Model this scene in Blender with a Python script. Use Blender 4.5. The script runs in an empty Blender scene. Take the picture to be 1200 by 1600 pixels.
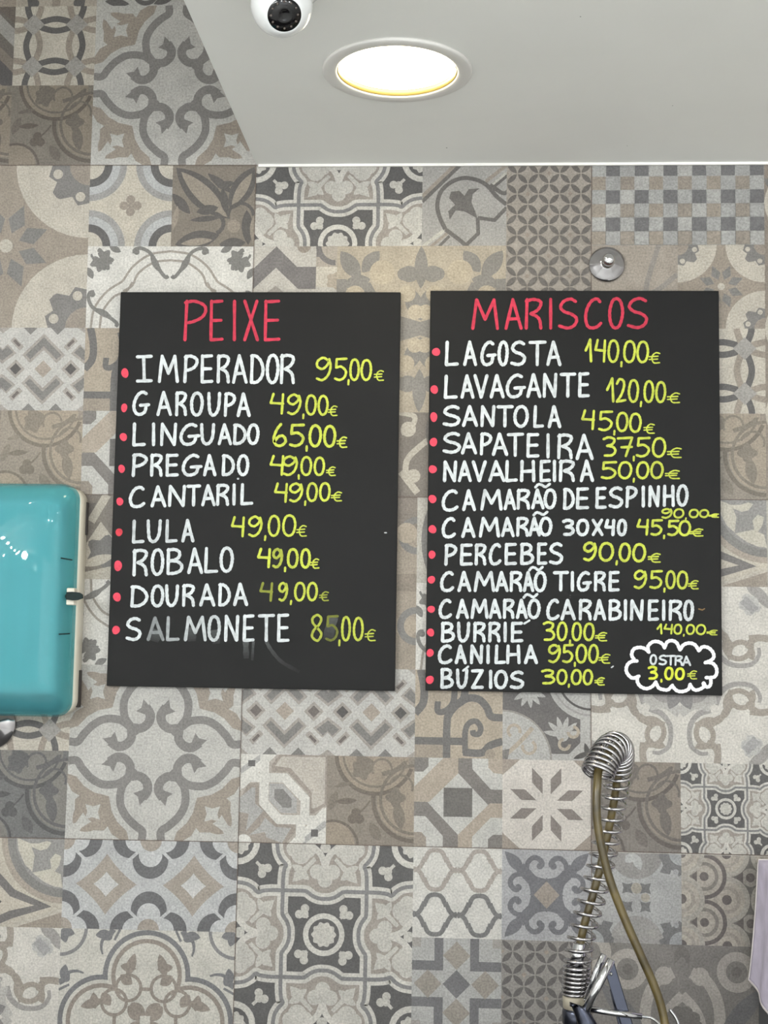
import bpy, math, random
from mathutils import Vector, Matrix
random.seed(7)
sc = bpy.context.scene
# ------------------------------------------------------------------ camera
Z0 = 2.47                      # height of the tile joint under the dropped ceiling
F_PX = 2150.0
RROW = [(0.99822884, -0.01582326, 0.05734812),      # right
        (0.00993943, 0.99478918, 0.10146767),       # down
        (-0.05865484, -0.10071794, 0.99318453)]     # forward
CPOS = (0.38171366, 0.86942487, -2.38610715)
def w3(p):                     # (x right, y down, z into wall) -> world
    return Vector((p[0], p[2], -p[1]))
CAM = w3(CPOS) + Vector((0, 0, Z0))
RIGHT, DOWN, FWD = (w3(r).normalized() for r in RROW)
cam_data = bpy.data.cameras.new('camera')
cam = bpy.data.objects.new('camera', cam_data)
sc.collection.objects.link(cam)
M3 = Matrix((RIGHT, -DOWN, -FWD)).transposed()
cam.matrix_world = Matrix.Translation(CAM) @ M3.to_4x4()
cam_data.sensor_fit = 'HORIZONTAL'
cam_data.sensor_width = 36.0
cam_data.lens = 36.0 * F_PX / 1200.0
cam_data.clip_start = 0.05
sc.camera = cam
def ray(px, py):
    return RIGHT * ((px - 600) / F_PX) + DOWN * ((py - 800) / F_PX) + FWD
def at(px, py, d=0.0):         # point seen at a pixel, d metres in front of the wall
    r = ray(px, py)
    return CAM + r * ((-d - CAM.y) / r.y)
def at_z(px, py, z):
    r = ray(px, py)
    return CAM + r * ((z - CAM.z) / r.z)
def scale(d):                  # metres per pixel at depth d
    return (-CAM.y - d) / F_PX

# ------------------------------------------------------------------ world, lamps, exposure
sc.view_settings.view_transform = 'Standard'
sc.view_settings.look = 'None'
sc.view_settings.exposure = 0.24
sc.view_settings.gamma = 1.0
sc.view_settings.use_curve_mapping = False
world = bpy.data.worlds.new('daylight'); sc.world = world
world.use_nodes = True
wb = world.node_tree.nodes['Background']
wb.inputs[0].default_value = (0.88, 0.95, 1.0, 1)
wb.inputs[1].default_value = 0.9
def area_light(name, loc, rot, sx, sy, power, col):
    ld = bpy.data.lights.new(name, 'AREA'); ld.shape = 'RECTANGLE'
    ld.size = sx; ld.size_y = sy; ld.energy = power; ld.color = col
    o = bpy.data.objects.new(name, ld); o.location = loc; o.rotation_euler = rot
    sc.collection.objects.link(o); return o
# daylight entering through the open shop front, to the left of the camera
area_light('shop_front_daylight', (1.5, -5.6, 1.2), (math.radians(105), 0, math.radians(12)), 3.2, 2.0, 35, (0.92, 0.97, 1.0))
# the row of ceiling lamps of the shop behind the camera (mirrored in the dispenser)
def lamp(loc, p, r=0.035):
    ld = bpy.data.lights.new('shop_and_fill_lamp', 'POINT'); ld.energy = p; ld.shadow_soft_size = r
    ld.color = (0.97, 0.99, 0.985)
    o = bpy.data.objects.new('shop_and_fill_lamp', ld); o.location = loc; sc.collection.objects.link(o)
LAMPS = [(-1.35, -2.75), (-1.3, -3.5), (-1.9, -3.1), (-1.35, -4.3), (-2.1, -4.0), (-1.4, -5.2), (-2.0, -5.6), (-1.4, -6.3), (-1.45, -7.8), (-2.1, -7.2), (-1.5, -9.6), (-1.5, -12.0),
         (0.4, -3.3), (1.6, -2.4), (1.6, -4.0), (0.4, -4.8), (2.3, -3.2)]
for x, y in LAMPS:
    lamp((x, y, 2.43), 16.5 if y > -6 else 22.0)

lamp((-0.9, -2.2, 3.15), 7.0)         # unseen lamp added in the raised ceiling to brighten the upper left wall

# ------------------------------------------------------------------ helpers
def lin(c):
    return tuple((x / 12.92 if x <= 0.04045 else ((x + 0.055) / 1.055) ** 2.4) for x in (v / 255.0 for v in c))
def new_mat(name):
    m = bpy.data.materials.new(name); m.use_nodes = True
    return m, m.node_tree.nodes, m.node_tree.links, m.node_tree.nodes['Principled BSDF']
def plain(name, rgb, rough=0.5, metal=0.0, var=0.06, nscale=40, bump=0.0, coat=0.0, detail=4):
    m, n, l, p = new_mat(name)
    tc = n.new('ShaderNodeTexCoord'); nz = n.new('ShaderNodeTexNoise')
    nz.inputs['Scale'].default_value = nscale; nz.inputs['Detail'].default_value = detail
    l.new(tc.outputs['Object'], nz.inputs['Vector'])
    mp = n.new('ShaderNodeMapRange'); mp.inputs[1].default_value = 0.3; mp.inputs[2].default_value = 0.7
    mp.inputs[3].default_value = 1 - var; mp.inputs[4].default_value = 1 + var
    l.new(nz.outputs['Fac'], mp.inputs[0])
    mx = n.new('ShaderNodeVectorMath'); mx.operation = 'SCALE'
    mx.inputs[0].default_value = lin(rgb)
    l.new(mp.outputs[0], mx.inputs['Scale']); l.new(mx.outputs[0], p.inputs['Base Color'])
    p.inputs['Roughness'].default_value = rough; p.inputs['Metallic'].default_value = metal
    p.inputs['Coat Weight'].default_value = coat
    if bump:
        b = n.new('ShaderNodeBump'); b.inputs['Strength'].default_value = bump; b.inputs['Distance'].default_value = 0.002
        l.new(nz.outputs['Fac'], b.inputs['Height']); l.new(b.outputs[0], p.inputs['Normal'])
    return m

BLK = (24, 24, 24)
# porcelain tile print: colour per face, mottled, with fine relief
TILE, n, l, p = new_mat('printed_porcelain_tile')
tc = n.new('ShaderNodeTexCoord'); at_ = n.new('ShaderNodeAttribute'); at_.attribute_name = 'Col'
n1 = n.new('ShaderNodeTexNoise'); n1.inputs['Scale'].default_value = 26; n1.inputs['Detail'].default_value = 6; n1.inputs['Roughness'].default_value = 0.7
n2 = n.new('ShaderNodeTexNoise'); n2.inputs['Scale'].default_value = 300; n2.inputs['Detail'].default_value = 3
n3 = n.new('ShaderNodeTexVoronoi'); n3.inputs['Scale'].default_value = 130
for q in (n1, n2, n3): l.new(tc.outputs['Object'], q.inputs['Vector'])
def mrange(src, a, b, c, d):
    q = n.new('ShaderNodeMapRange'); q.inputs[1].default_value = a; q.inputs[2].default_value = b
    q.inputs[3].default_value = c; q.inputs[4].default_value = d; l.new(src, q.inputs[0]); return q.outputs[0]
a = mrange(n1.outputs['Fac'], 0.3, 0.7, 0.86, 1.14); b = mrange(n2.outputs['Fac'], 0.3, 0.7, 0.78, 1.22)
c = mrange(n3.outputs['Distance'], 0.0, 0.13, 0.8, 1.0)
m1 = n.new('ShaderNodeMath'); m1.operation = 'MULTIPLY'; l.new(a, m1.inputs[0]); l.new(b, m1.inputs[1])
m2 = n.new('ShaderNodeMath'); m2.operation = 'MULTIPLY'; l.new(m1.outputs[0], m2.inputs[0]); l.new(c, m2.inputs[1])
vs = n.new('ShaderNodeVectorMath'); vs.operation = 'SCALE'
l.new(at_.outputs['Color'], vs.inputs[0]); l.new(m2.outputs[0], vs.inputs['Scale']); l.new(vs.outputs[0], p.inputs['Base Color'])
p.inputs['Roughness'].default_value = 0.5
p.inputs['Specular IOR Level'].default_value = 0.35
bp = n.new('ShaderNodeBump'); bp.inputs['Strength'].default_value = 0.25; bp.inputs['Distance'].default_value = 0.0012
l.new(n2.outputs['Fac'], bp.inputs['Height']); l.new(bp.outputs[0], p.inputs['Normal'])

# chalk-marker paint: colour per face; thin spots let the black board through
PAINT, n, l, p = new_mat('chalk_marker_paint')
tc = n.new('ShaderNodeTexCoord'); at_ = n.new('ShaderNodeAttribute'); at_.attribute_name = 'Col'
n1 = n.new('ShaderNodeTexNoise'); n1.inputs['Scale'].default_value = 160; n1.inputs['Detail'].default_value = 5
l.new(tc.outputs['Object'], n1.inputs['Vector'])
ma = n.new('ShaderNodeMath'); ma.operation = 'MULTIPLY_ADD'; ma.inputs[1].default_value = 0.9; ma.inputs[2].default_value = 0.55
l.new(n1.outputs['Fac'], ma.inputs[0])
mb = n.new('ShaderNodeMath'); mb.operation = 'MULTIPLY'; mb.use_clamp = True
l.new(ma.outputs[0], mb.inputs[0]); l.new(at_.outputs['Alpha'], mb.inputs[1])
mc = n.new('ShaderNodeMix'); mc.data_type = 'RGBA'; mc.inputs[6].default_value = (*lin(BLK), 1)
l.new(mb.outputs[0], mc.inputs[0]); l.new(at_.outputs['Color'], mc.inputs[7]); l.new(mc.outputs[2], p.inputs['Base Color'])
p.inputs['Roughness'].default_value = 0.55; p.inputs['Specular IOR Level'].default_value = 0.18

BOARD = plain('black_board_lacquer', BLK, 0.55, 0, 0.10, 9, 0.02)
BOARD.node_tree.nodes['Principled BSDF'].inputs['Specular IOR Level'].default_value = 0.18
EDGE = plain('board_edge', (34, 31, 28), 0.6)
WHITE = plain('white_ceiling_paint', (239, 239, 235), 0.7, 0, 0.015, 6)
PLASTER = plain('pale_plaster', (222, 221, 219), 0.8, 0, 0.03, 5)
FLOORM = plain('grey_floor_tile', (226, 226, 225), 0.35, 0, 0.08, 8)
SEAL = plain('white_sealant', (245, 243, 238), 0.5, 0, 0.03, 60)
CHROME = plain('polished_chrome', (214, 214, 216), 0.09, 1.0, 0.04, 30)
SPRINGM = plain('dark_chrome', (186, 184, 186), 0.12, 1.0, 0.1, 60)
CHROME_D = plain('dull_chrome', (80, 83, 95), 0.22, 1.0, 0.06, 40)
KEYSPEC = 0.2
BEIGE = plain('beige_plastic_collar', (176, 168, 150), 0.5, 0, 0.05, 60)
CREAM = plain('cream_plastic', (226, 219, 202), 0.35, 0, 0.02, 20, 0, 0.2)
DARKP = plain('dark_plastic', (44, 38, 36), 0.5)
KEYM = plain('dark_green_key', (24, 40, 40), 0.6)
KEYM.node_tree.nodes['Principled BSDF'].inputs['Specular IOR Level'].default_value = KEYSPEC
PAPER = plain('white_paper', (236, 236, 232), 0.85, 0, 0.03, 30)
CAMW = plain('white_camera_plastic', (232, 234, 234), 0.25, 0, 0.01, 10, 0, 0.4)
BLACKG = plain('black_glass', (14, 13, 15), 0.12)
LEDM = plain('clear_infrared_led', (96, 86, 80), 0.3, 0.0)
TRIMW = plain('white_lamp_trim', (222, 220, 216), 0.4, 0, 0.01, 10)
STEEL = plain('grey_steel_cabinet', (104, 105, 108), 0.45, 0.3, 0.05, 14)
TOWEL = plain('lilac_cloth', (214, 206, 226), 0.95, 0, 0.14, 26, 0.5)
HEM = plain('white_hem', (232, 226, 226), 0.95, 0, 0.06, 60, 0.4)
HOSE, n, l, p = new_mat('olive_rubber_hose')
tc = n.new('ShaderNodeTexCoord'); wv = n.new('ShaderNodeTexNoise'); wv.inputs['Scale'].default_value = 22; wv.inputs['Detail'].default_value = 5
l.new(tc.outputs['Object'], wv.inputs['Vector'])
cr = n.new('ShaderNodeValToRGB'); cr.color_ramp.elements[0].color = (*lin((56, 47, 24)), 1); cr.color_ramp.elements[1].color = (*lin((104, 90, 50)), 1)
cr.color_ramp.elements[0].position = 0.3; cr.color_ramp.elements[1].position = 0.7
l.new(wv.outputs['Fac'], cr.inputs[0]); l.new(cr.outputs[0], p.inputs['Base Color'])
p.inputs['Roughness'].default_value = 0.28; p.inputs['Coat Weight'].default_value = 0.4
# tinted see-through plastic of the dispenser cover
TEAL, n, l, p = new_mat('teal_translucent_plastic')
p.inputs['Base Color'].default_value = (*lin((84, 162, 172)), 1); p.inputs['Roughness'].default_value = 0.5; p.inputs['Specular IOR Level'].default_value = 0.0
p.inputs['Coat Weight'].default_value = 1.0; p.inputs['Coat Roughness'].default_value = 0.012
tr = n.new('ShaderNodeBsdfTransparent'); tr.inputs[0].default_value = (*lin((166, 224, 230)), 1)
mxs = n.new('ShaderNodeMixShader'); tc = n.new('ShaderNodeTexCoord'); nz = n.new('ShaderNodeTexNoise'); nz.inputs['Scale'].default_value = 3
mpn = n.new('ShaderNodeMapping'); mpn.inputs['Scale'].default_value = (9, 1, 0.6)
l.new(tc.outputs['Object'], mpn.inputs[0]); l.new(mpn.outputs[0], nz.inputs['Vector'])
mr = n.new('ShaderNodeMapRange'); mr.inputs[3].default_value = 0.42; mr.inputs[4].default_value = 0.56
l.new(nz.outputs['Fac'], mr.inputs[0]); l.new(mr.outputs[0], mxs.inputs[0])
l.new(p.outputs[0], mxs.inputs[1]); l.new(tr.outputs[0], mxs.inputs[2])
l.new(mxs.outputs[0], n['Material Output'].inputs['Surface'])
GLOW, n, l, p = new_mat('lamp_diffuser')
p.inputs['Base Color'].default_value = (0.9, 0.9, 0.85, 1)
p.inputs['Emission Color'].default_value = (1.0, 0.89, 0.64, 1); p.inputs['Emission Strength'].default_value = 17.0

def link(name, me, mats, parent=None):
    for m in (mats if isinstance(mats, (list, tuple)) else [mats]): me.materials.append(m)
    o = bpy.data.objects.new(name, me); sc.collection.objects.link(o)
    if parent is not None:
        o.parent = parent
        o.matrix_parent_inverse = Matrix.Translation(-parent.location)
    return o
def mesh(name, vs, fs, mats, parent=None, smooth=False, midx=None):
    me = bpy.data.meshes.new(name); me.from_pydata([tuple(v) for v in vs], [], fs)
    if smooth: me.polygons.foreach_set('use_smooth', [True] * len(fs))
    if midx: me.polygons.foreach_set('material_index', midx)
    me.update()
    return link(name, me, mats, parent)
def tag(o, label, cat, group=None):
    o['label'] = label; o['category'] = cat
    if group: o['group'] = group
    return o
def thing(name, loc, label, cat, group=None):
    o = bpy.data.objects.new(name, None); o.empty_display_size = 0.05; o.location = loc
    sc.collection.objects.link(o); return tag(o, label, cat, group)
def struct(o):
    o['kind'] = 'structure'; return o
def box_vf(x0, x1, y0, y1, z0, z1):
    v = [(x, y, z) for z in (z0, z1) for y in (y0, y1) for x in (x0, x1)]
    f = [(0, 2, 3, 1), (4, 5, 7, 6), (0, 1, 5, 4), (2, 6, 7, 3), (0, 4, 6, 2), (1, 3, 7, 5)]
    return v, f
def box(name, x0, x1, y0, y1, z0, z1, mat, parent=None, bevel=0.0):
    v, f = box_vf(x0, x1, y0, y1, z0, z1)
    o = mesh(name, v, f, mat, parent)
    if bevel:
        b = o.modifiers.new('bevel', 'BEVEL'); b.width = bevel; b.segments = 3
    return o
def frame_of(axis):
    a = Vector(axis).normalized(); h = Vector((0, 0, 1)) if abs(a.z) < 0.9 else Vector((1, 0, 0))
    u = a.cross(h).normalized(); return a, u, a.cross(u).normalized()
def lathe(name, c, axis, prof, mat, parent=None, seg=40, smooth=True, closed=False):
    a, u, w = frame_of(axis); c = Vector(c); vs = []; fs = []
    for h, r in prof:
        for k in range(seg):
            t = 2 * math.pi * k / seg
            vs.append(c + a * h + (u * math.cos(t) + w * math.sin(t)) * r)
    m = len(prof)
    for i in range(m if closed else m - 1):
        for k in range(seg):
            k2 = (k + 1) % seg; j = (i + 1) % m
            fs.append((i * seg + k, i * seg + k2, j * seg + k2, j * seg + k))
    if not closed:
        if prof[0][1] > 1e-6: fs.append(tuple(reversed(range(seg))))
        if prof[-1][1] > 1e-6: fs.append(tuple((m - 1) * seg + k for k in range(seg)))
    return mesh(name, vs, fs, mat, parent, smooth)
def catmull(pts, per=8, closed=False):
    P = [Vector(p) for p in pts]; n_ = len(P); out = []
    if n_ < 3: return P
    for i in range(n_ if closed else n_ - 1):
        if closed: p0, p1, p2, p3 = P[(i - 1) % n_], P[i], P[(i + 1) % n_], P[(i + 2) % n_]
        else:
            p1, p2 = P[i], P[i + 1]
            p0 = P[i - 1] if i else p1 * 2 - p2
            p3 = P[i + 2] if i + 2 < n_ else p2 * 2 - p1
        for k in range(per):
            t = k / per
            out.append(0.5 * ((2 * p1) + (p2 - p0) * t + (2 * p0 - 5 * p1 + 4 * p2 - p3) * t * t + (3 * p1 - p0 - 3 * p2 + p3) * t ** 3))
    if not closed: out.append(P[-1])
    return out
def frames(pts):
    T = []; n_ = len(pts)
    for i in range(n_): T.append((pts[min(i + 1, n_ - 1)] - pts[max(i - 1, 0)]).normalized())
    u = T[0].cross(Vector((0, 1, 0.1))).normalized(); out = []
    for t in T:
        u = (u - t * u.dot(t)).normalized(); out.append((t, u, t.cross(u)))
    return out
def tube(name, pts, r, mat, parent=None, seg=12, prof=None):
    pts = [Vector(p) for p in pts]; fr = frames(pts); vs = []; fs = []
    for i, (p, (t, u, w)) in enumerate(zip(pts, fr)):
        rr = r[i] if isinstance(r, (list, tuple)) else r
        for k in range(seg):
            a = 2 * math.pi * k / seg; vs.append(p + (u * math.cos(a) + w * math.sin(a)) * rr)
    for i in range(len(pts) - 1):
        for k in range(seg):
            k2 = (k + 1) % seg; fs.append((i * seg + k, i * seg + k2, (i + 1) * seg + k2, (i + 1) * seg + k))
    fs.append(tuple(reversed(range(seg)))); b0 = (len(pts) - 1) * seg; fs.append(tuple(b0 + k for k in range(seg)))
    return mesh(name, vs, fs, mat, parent, True)

# ------------------------------------------------------------------ the tiled wall
NODES = {(-4, 0): (-0.0060, -0.001), (0, 0): (0.0004, 0.0021), (4, 0): (0.0005, 0.0006), (8, 0): (0.004, -0.0012),
         (-4, 4): (0.0045, 0.002), (0, 4): (-0.0003, 0.0014), (4, 4): (-0.0019, 0.0005), (8, 4): (0.0, -0.0004),
         (-4, 8): (-0.005, 0.0013), (0, 8): (-0.0002, -0.0015), (4, 8): (0.0007, -0.0014), (8, 8): (0.001, 0.0),
         (-4, 12): (-0.006, 0.004), (0, 12): (-0.002, 0.002), (4, 12): (0.002, 0.001), (8, 12): (0.001, 0.0),
         (-4, -4): (-0.004, -0.004), (0, -4): (-0.001, -0.003), (4, -4): (0, 0), (8, -4): (0, 0)}
def wallpt(u, v):              # cell coordinates (15 cm) on the wall, with the slight misfit of each laid tile
    i = min(max(math.floor(u / 4), -1), 1) * 4; j = min(max(math.floor(v / 4), -1), 2) * 4
    s = (u - i) / 4; t = (v - j) / 4
    g = lambda a, b: NODES.get((a, b), (0, 0))
    o = [(g(i, j)[k] * (1 - s) + g(i + 4, j)[k] * s) * (1 - t) + (g(i, j + 4)[k] * (1 - s) + g(i + 4, j + 4)[k] * s) * t for k in (0, 1)]
    return u * 0.15 + o[0], Z0 - (v * 0.15 + o[1])
WV, WF, WC = [], [], []
def clip(poly, x0, y0, x1, y1):
    for ax, lim, sg in ((0, x0, 1), (0, x1, -1), (1, y0, 1), (1, y1, -1)):
        out = []; n_ = len(poly)
        for k in range(n_):
            a, b = poly[k], poly[(k + 1) % n_]
            ia = (a[ax] - lim) * sg >= 0; ib = (b[ax] - lim) * sg >= 0
            if ia: out.append(a)
            if ia != ib:
                t = (lim - a[ax]) / (b[ax] - a[ax]); q = [a[0] + (b[0] - a[0]) * t, a[1] + (b[1] - a[1]) * t]; q[ax] = lim
                out.append(tuple(q))
        poly = out
        if len(poly) < 3: return []
    return poly
STEP = 2.0e-5
SAT = 0.7
TONE = 0.905
class Pat:
    def __init__(s, u, v, size=1.0, w=1, h=1, bg=(150, 138, 124), ox=0.0, oy=0.0):
        s.u, s.v, s.s = u - ox, v - oy, size
        s.c = (u, v, u + w, v + h); s.k = 1; s.t = 1 + random.uniform(-0.025, 0.025)
        s.sym('id'); s.emit([[(u, v), (u + w, v), (u + w, v + h), (u, v + h)]], bg, raw=True)
    def sym(s, m):
        I = (1, 0, 0, 0, 1, 0); X = (-1, 0, 1, 0, 1, 0); Y = (1, 0, 0, 0, -1, 1); R = (-1, 0, 1, 0, -1, 1); D = (0, 1, 0, 1, 0, 0)
        def comp(a, b): return (a[0] * b[0] + a[1] * b[3], a[0] * b[1] + a[1] * b[4], a[0] * b[2] + a[1] * b[5] + a[2],
                                a[3] * b[0] + a[4] * b[3], a[3] * b[1] + a[4] * b[4], a[3] * b[2] + a[4] * b[5] + a[5])
        m4 = [I, X, Y, R]
        s.T = {'id': [I], 'mx': [I, X], 'my': [I, Y], 'm4': m4, 'm8': m4 + [comp(q, D) for q in m4], 'd': [I, D], 'r2': [I, R],
               'r4': [I, R, (0, -1, 1, 1, 0, 0), (0, 1, 0, -1, 0, 1)], 'dr': [I, D, R, comp(R, D)]}[m]
        return s
    def emit(s, polys, col, raw=False):
        gm = sum(col) / 3
        c = tuple(min(1, x * s.t * TONE) for x in lin(tuple(gm + (v_ - gm) * SAT for v_ in col))) + (1.0,)
        y0 = -STEP * s.k; s.k += 1
        for pi_, pl in enumerate(polys):
            for ti, T in enumerate([None] if raw else s.T):
                y = y0 - ti * STEP * 0.11 - (pi_ % 2) * 1.0e-6
                q = pl if raw else [(s.u + s.s * (T[0] * a + T[1] * b + T[2]), s.v + s.s * (T[3] * a + T[4] * b + T[5])) for a, b in pl]
                q = clip(q, *s.c)
                if len(q) < 3: continue
                ar = sum(q[i - 1][0] * q[i][1] - q[i][0] * q[i - 1][1] for i in range(len(q)))
                if abs(ar) < 1e-7: continue
                if ar > 0: q = q[::-1]
                b0 = len(WV)
                for a, b in q:
                    X, Z = wallpt(a, b); WV.append((X, y, Z))
                WF.append(tuple(range(b0, b0 + len(q)))); WC.append(c)
        return s
    def poly(s, pts, col): return s.emit([pts], col)
    def rect(s, x0, y0, x1, y1, col): return s.emit([[(x0, y0), (x1, y0), (x1, y1), (x0, y1)]], col)
    def circ(s, x, y, r, col, ry=None, n=None):
        n = n or (14 if r < 0.06 else 24 if r < 0.2 else 44)
        return s.emit([[(x + r * math.cos(2 * math.pi * k / n), y + (ry or r) * math.sin(2 * math.pi * k / n)) for k in range(n)]], col)
    def ring(s, x, y, r0, r1, col, a0=0, a1=360):
        n = max(6, int(abs(a1 - a0) / (14 if r1 < 0.15 else 8))); q = []
        for k in range(n):
            A = math.radians(a0 + (a1 - a0) * k / n); B = math.radians(a0 + (a1 - a0) * (k + 1) / n)
            q.append([(x + r0 * math.cos(A), y + r0 * math.sin(A)), (x + r1 * math.cos(A), y + r1 * math.sin(A)),
                      (x + r1 * math.cos(B), y + r1 * math.sin(B)), (x + r0 * math.cos(B), y + r0 * math.sin(B))])
        return s.emit(q, col)
    def line(s, pts, w, col, smooth=True, closed=False, w1=None, per=6):
        P = [Vector((a, b, 0)) for a, b in pts]
        if smooth and len(P) > 2: P = catmull(P, per, closed)
        if closed: P = P + [P[0]]
        n_ = len(P); L = []; R_ = []
        for i in range(n_):
            a = P[i - 1] if i else (P[-2] if closed else P[0]); b = P[i + 1] if i < n_ - 1 else (P[1] if closed else P[-1])
            d1 = (P[i] - a); d2 = (b - P[i]); d1 = d1.normalized() if d1.length > 1e-9 else d2.normalized(); d2 = d2.normalized() if d2.length > 1e-9 else d1
            t = (d1 + d2)
            t = t.normalized() if t.length > 1e-6 else d1
            nn = Vector((-t.y, t.x, 0)); cs = max(0.45, nn.dot(Vector((-d1.y, d1.x, 0))))
            ww = (w if w1 is None else w + (w1 - w) * i / max(1, n_ - 1)) / 2 / cs
            L.append(P[i] + nn * ww); R_.append(P[i] - nn * ww)
        return s.emit([[tuple(L[i][:2]), tuple(L[i + 1][:2]), tuple(R_[i + 1][:2]), tuple(R_[i][:2])] for i in range(n_ - 1)], col)
    def leaf(s, x0, y0, x1, y1, w, col, p=0.5):
        d = Vector((x1 - x0, y1 - y0)); nn = Vector((-d.y, d.x)).normalized(); q = []
        for k in range(13):
            t = k / 12; e = (math.sin(math.pi * t ** (math.log(0.5) / math.log(p))) ** 0.8) * w / 2
            q.append((x0 + d.x * t + nn.x * e, y0 + d.y * t + nn.y * e))
        for k in range(11, 0, -1):
            t = k / 12; e = (math.sin(math.pi * t ** (math.log(0.5) / math.log(p))) ** 0.8) * w / 2
            q.append((x0 + d.x * t - nn.x * e, y0 + d.y * t - nn.y * e))
        return s.emit([q], col)
    def dia(s, x, y, rx, ry, col): return s.poly([(x - rx, y), (x, y - ry), (x + rx, y), (x, y + ry)], col)
    def blob(s, x, y, r, n, amp, col, ph=0.0):
        q = []
        for k in range(n * 6):
            t = 2 * math.pi * k / (n * 6); rr = r * (1 + amp * math.cos(n * t + ph)); q.append((x + rr * math.cos(t), y + rr * math.sin(t)))
        return s.emit([q], col)
    def star4(s, x, y, r, col, inner=0.35, rot=45):
        q = []
        for k in range(8):
            t = math.radians(rot + 45 * k); rr = r if k % 2 == 0 else r * inner
            q.append((x + rr * math.cos(t), y + rr * math.sin(t)))
        return s.emit([q], col)

K = (92, 89, 87); KD = (80, 76, 73); G = (122, 118, 114); GL = (148, 144, 139); S = (168, 166, 162); B = (147, 134, 119); BD = (128, 116, 103)
L_ = (184, 174, 157); W = (190, 185, 176); WW = (200, 196, 188); TAN = (166, 150, 128); SL = (112, 110, 112); SB = (160, 160, 162)

def scroll(u, v):
    q = Pat(u, v, 2, 2, 2, (176, 173, 166)).sym('m4')
    q.poly([(0, 0), (.37, 0), (.355, .05), (.30, .10), (.265, .16), (.25, .225), (.245, .245), (.225, .25), (.16, .265), (.10, .30), (.05, .355), (0, .37)], B)
    wq = (176, 173, 166); q.poly([(0, 0), (.12, 0), (.135, .03), (.10, .10), (.03, .135), (0, .12)], wq)
    q.sym('m8').poly([(.10, 0), (.32, 0), (.27, .03), (.245, .075), (.225, .05), (.17, .05), (.11, .075)], wq)
    q.leaf(.225, .115, .085, .045, .062, B).star4(.155, .155, .062, wq, .5).poly([(.12, .12), (.07, .09), (.09, .06), (.15, .10)], wq)
    q.poly([(.375, 0), (.42, 0), (.42, .05)], (176, 173, 166))
    q.line([(.445, 0), (.445, .05), (.40, .085), (.345, .14), (.312, .21), (.318, .295), (.35, .345), (.375, .37)], .046, G)
    q.line([(.37, .36), (.42, .362), (.46, .33), (.468, .285), (.44, .24)], .05, G, w1=.056)
    q.poly([(.425, .195), (.475, .25), (.44, .285), (.385, .265), (.415, .245)], G)
    q.circ(.375, .375, .034, G)
def rings(u, v, cut=None):
    q = Pat(u, v, 1, *(cut or (1, 1)), bg=L_)
    for yy in (.235, .76):
        for x0, x1, c in ((.25, .77, K), (-.25, .25, B), (.77, 1.25, B)):
            for s_ in (-1, 1): q.line([(x0, yy + s_ * .01), ((x0 + x1) / 2, yy + s_ * .075), (x1, yy + s_ * .01)], .075, c)
    for xx in (.235, .76):
        for y0, y1 in ((.235, .76), (-.25, .235), (.76, 1.25)):
            for s_ in (-1, 1):
                q.line([(xx + s_ * .01, y0), (xx + s_ * .085, (y0 + y1) / 2), (xx + s_ * .01, y1)], .075, K if (s_ < 0) == (xx < .5) else B)
    for xx in (.235, .765):
        for yy in (.235, .765): q.dia(xx, yy, .135, .135, (150, 145, 138))
def old(u, v, w=1, h=1, c=(124, 112, 99)):
    q = Pat(u, v, 1, w, h, bg=c); d = tuple(x - 25 for x in c); e = tuple(x - 14 for x in c); f = (c[0] + 14, c[1] + 10, c[2] + 4)
    q.circ(.52, 0, .42, f).circ(.98, .5, .40, f).circ(.08, 1.0, .25, f)
    q.ring(.55, -.02, .42, .465, d, 20, 190).ring(.55, -.02, .35, .375, e, 10, 190)
    q.ring(1.0, .48, .44, .49, d, 90, 190).ring(1.0, .48, .365, .40, e, 80, 280)
    q.blob(.4, .15, .11, 5, .15, e).blob(.42, .08, .1, 3, .2, e).ring(.63, .14, .10, .125, e, 150, 360).ring(.85, .34, .12, .145, e, 190, 380)
    q.line([(.63, .2), (.78, .15), (.9, .06)], .05, e).leaf(.8, .5, .86, .82, .13, e).blob(.79, .46, .1, 4, .2, e)
    for a, b in ((.34, .64), (.30, .71), (.38, .71)): q.circ(a, b, .055, d)
    q.line([(.34, .67), (.44, .58), (.5, .5)], .02, d).ring(.08, 1.02, .27, .30, d, 180, 360)
    q.leaf(.03, .62, .12, .4, .1, e).leaf(.1, .52, .35, .5, .07, d).leaf(.5, .75, .62, .95, .12, e).leaf(.08, .35, .3, .3, .05, e)
def star(u, v, size, corner=True):
    q = Pat(u, v, size, size, size, bg=(150, 136, 119)).sym('m4'); q.circ(0, 0, .45, L_)
    q.poly([(0, 0), (.23, 0), (.25, .07), (.20, .105), (.225, .17), (.20, .2), (.18, .21), (.105, .195), (.07, .25), (0, .235)], G)
    q.circ(.195, .055, .03, L_).circ(.055, .195, .03, L_).circ(0, 0, .125, B)
    q.sym('id')
    for k in range(8):
        t = math.radians(22.5 + 45 * k); a, b = math.cos(t), math.sin(t)
        q.poly([(.5 + a * .085, .5 + b * .085), (.5 + a * .16 - b * .055, .5 + b * .16 + a * .055), (.5 + a * .27, .5 + b * .27), (.5 + a * .16 + b * .055, .5 + b * .16 - a * .055)], G)
    q.circ(.5, .5, .042, L_)
def quarter(u, v, w=1, h=1):
    q = Pat(u, v, 1, w, h, bg=(186, 175, 156)).sym('m4')
    q.circ(0, 0, .445, (146, 144, 140)).circ(0, 0, .365, (168, 168, 168)).circ(0, 0, .27, K).circ(0, 0, .175, L_)
    q.sym('id')
    for a, b in ((0, -.075), (0, .075), (-.08, 0), (.08, 0)): q.circ(.5 + a, .5 + b, .055, B)
    q.circ(.5, .5, .035, B)
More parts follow.
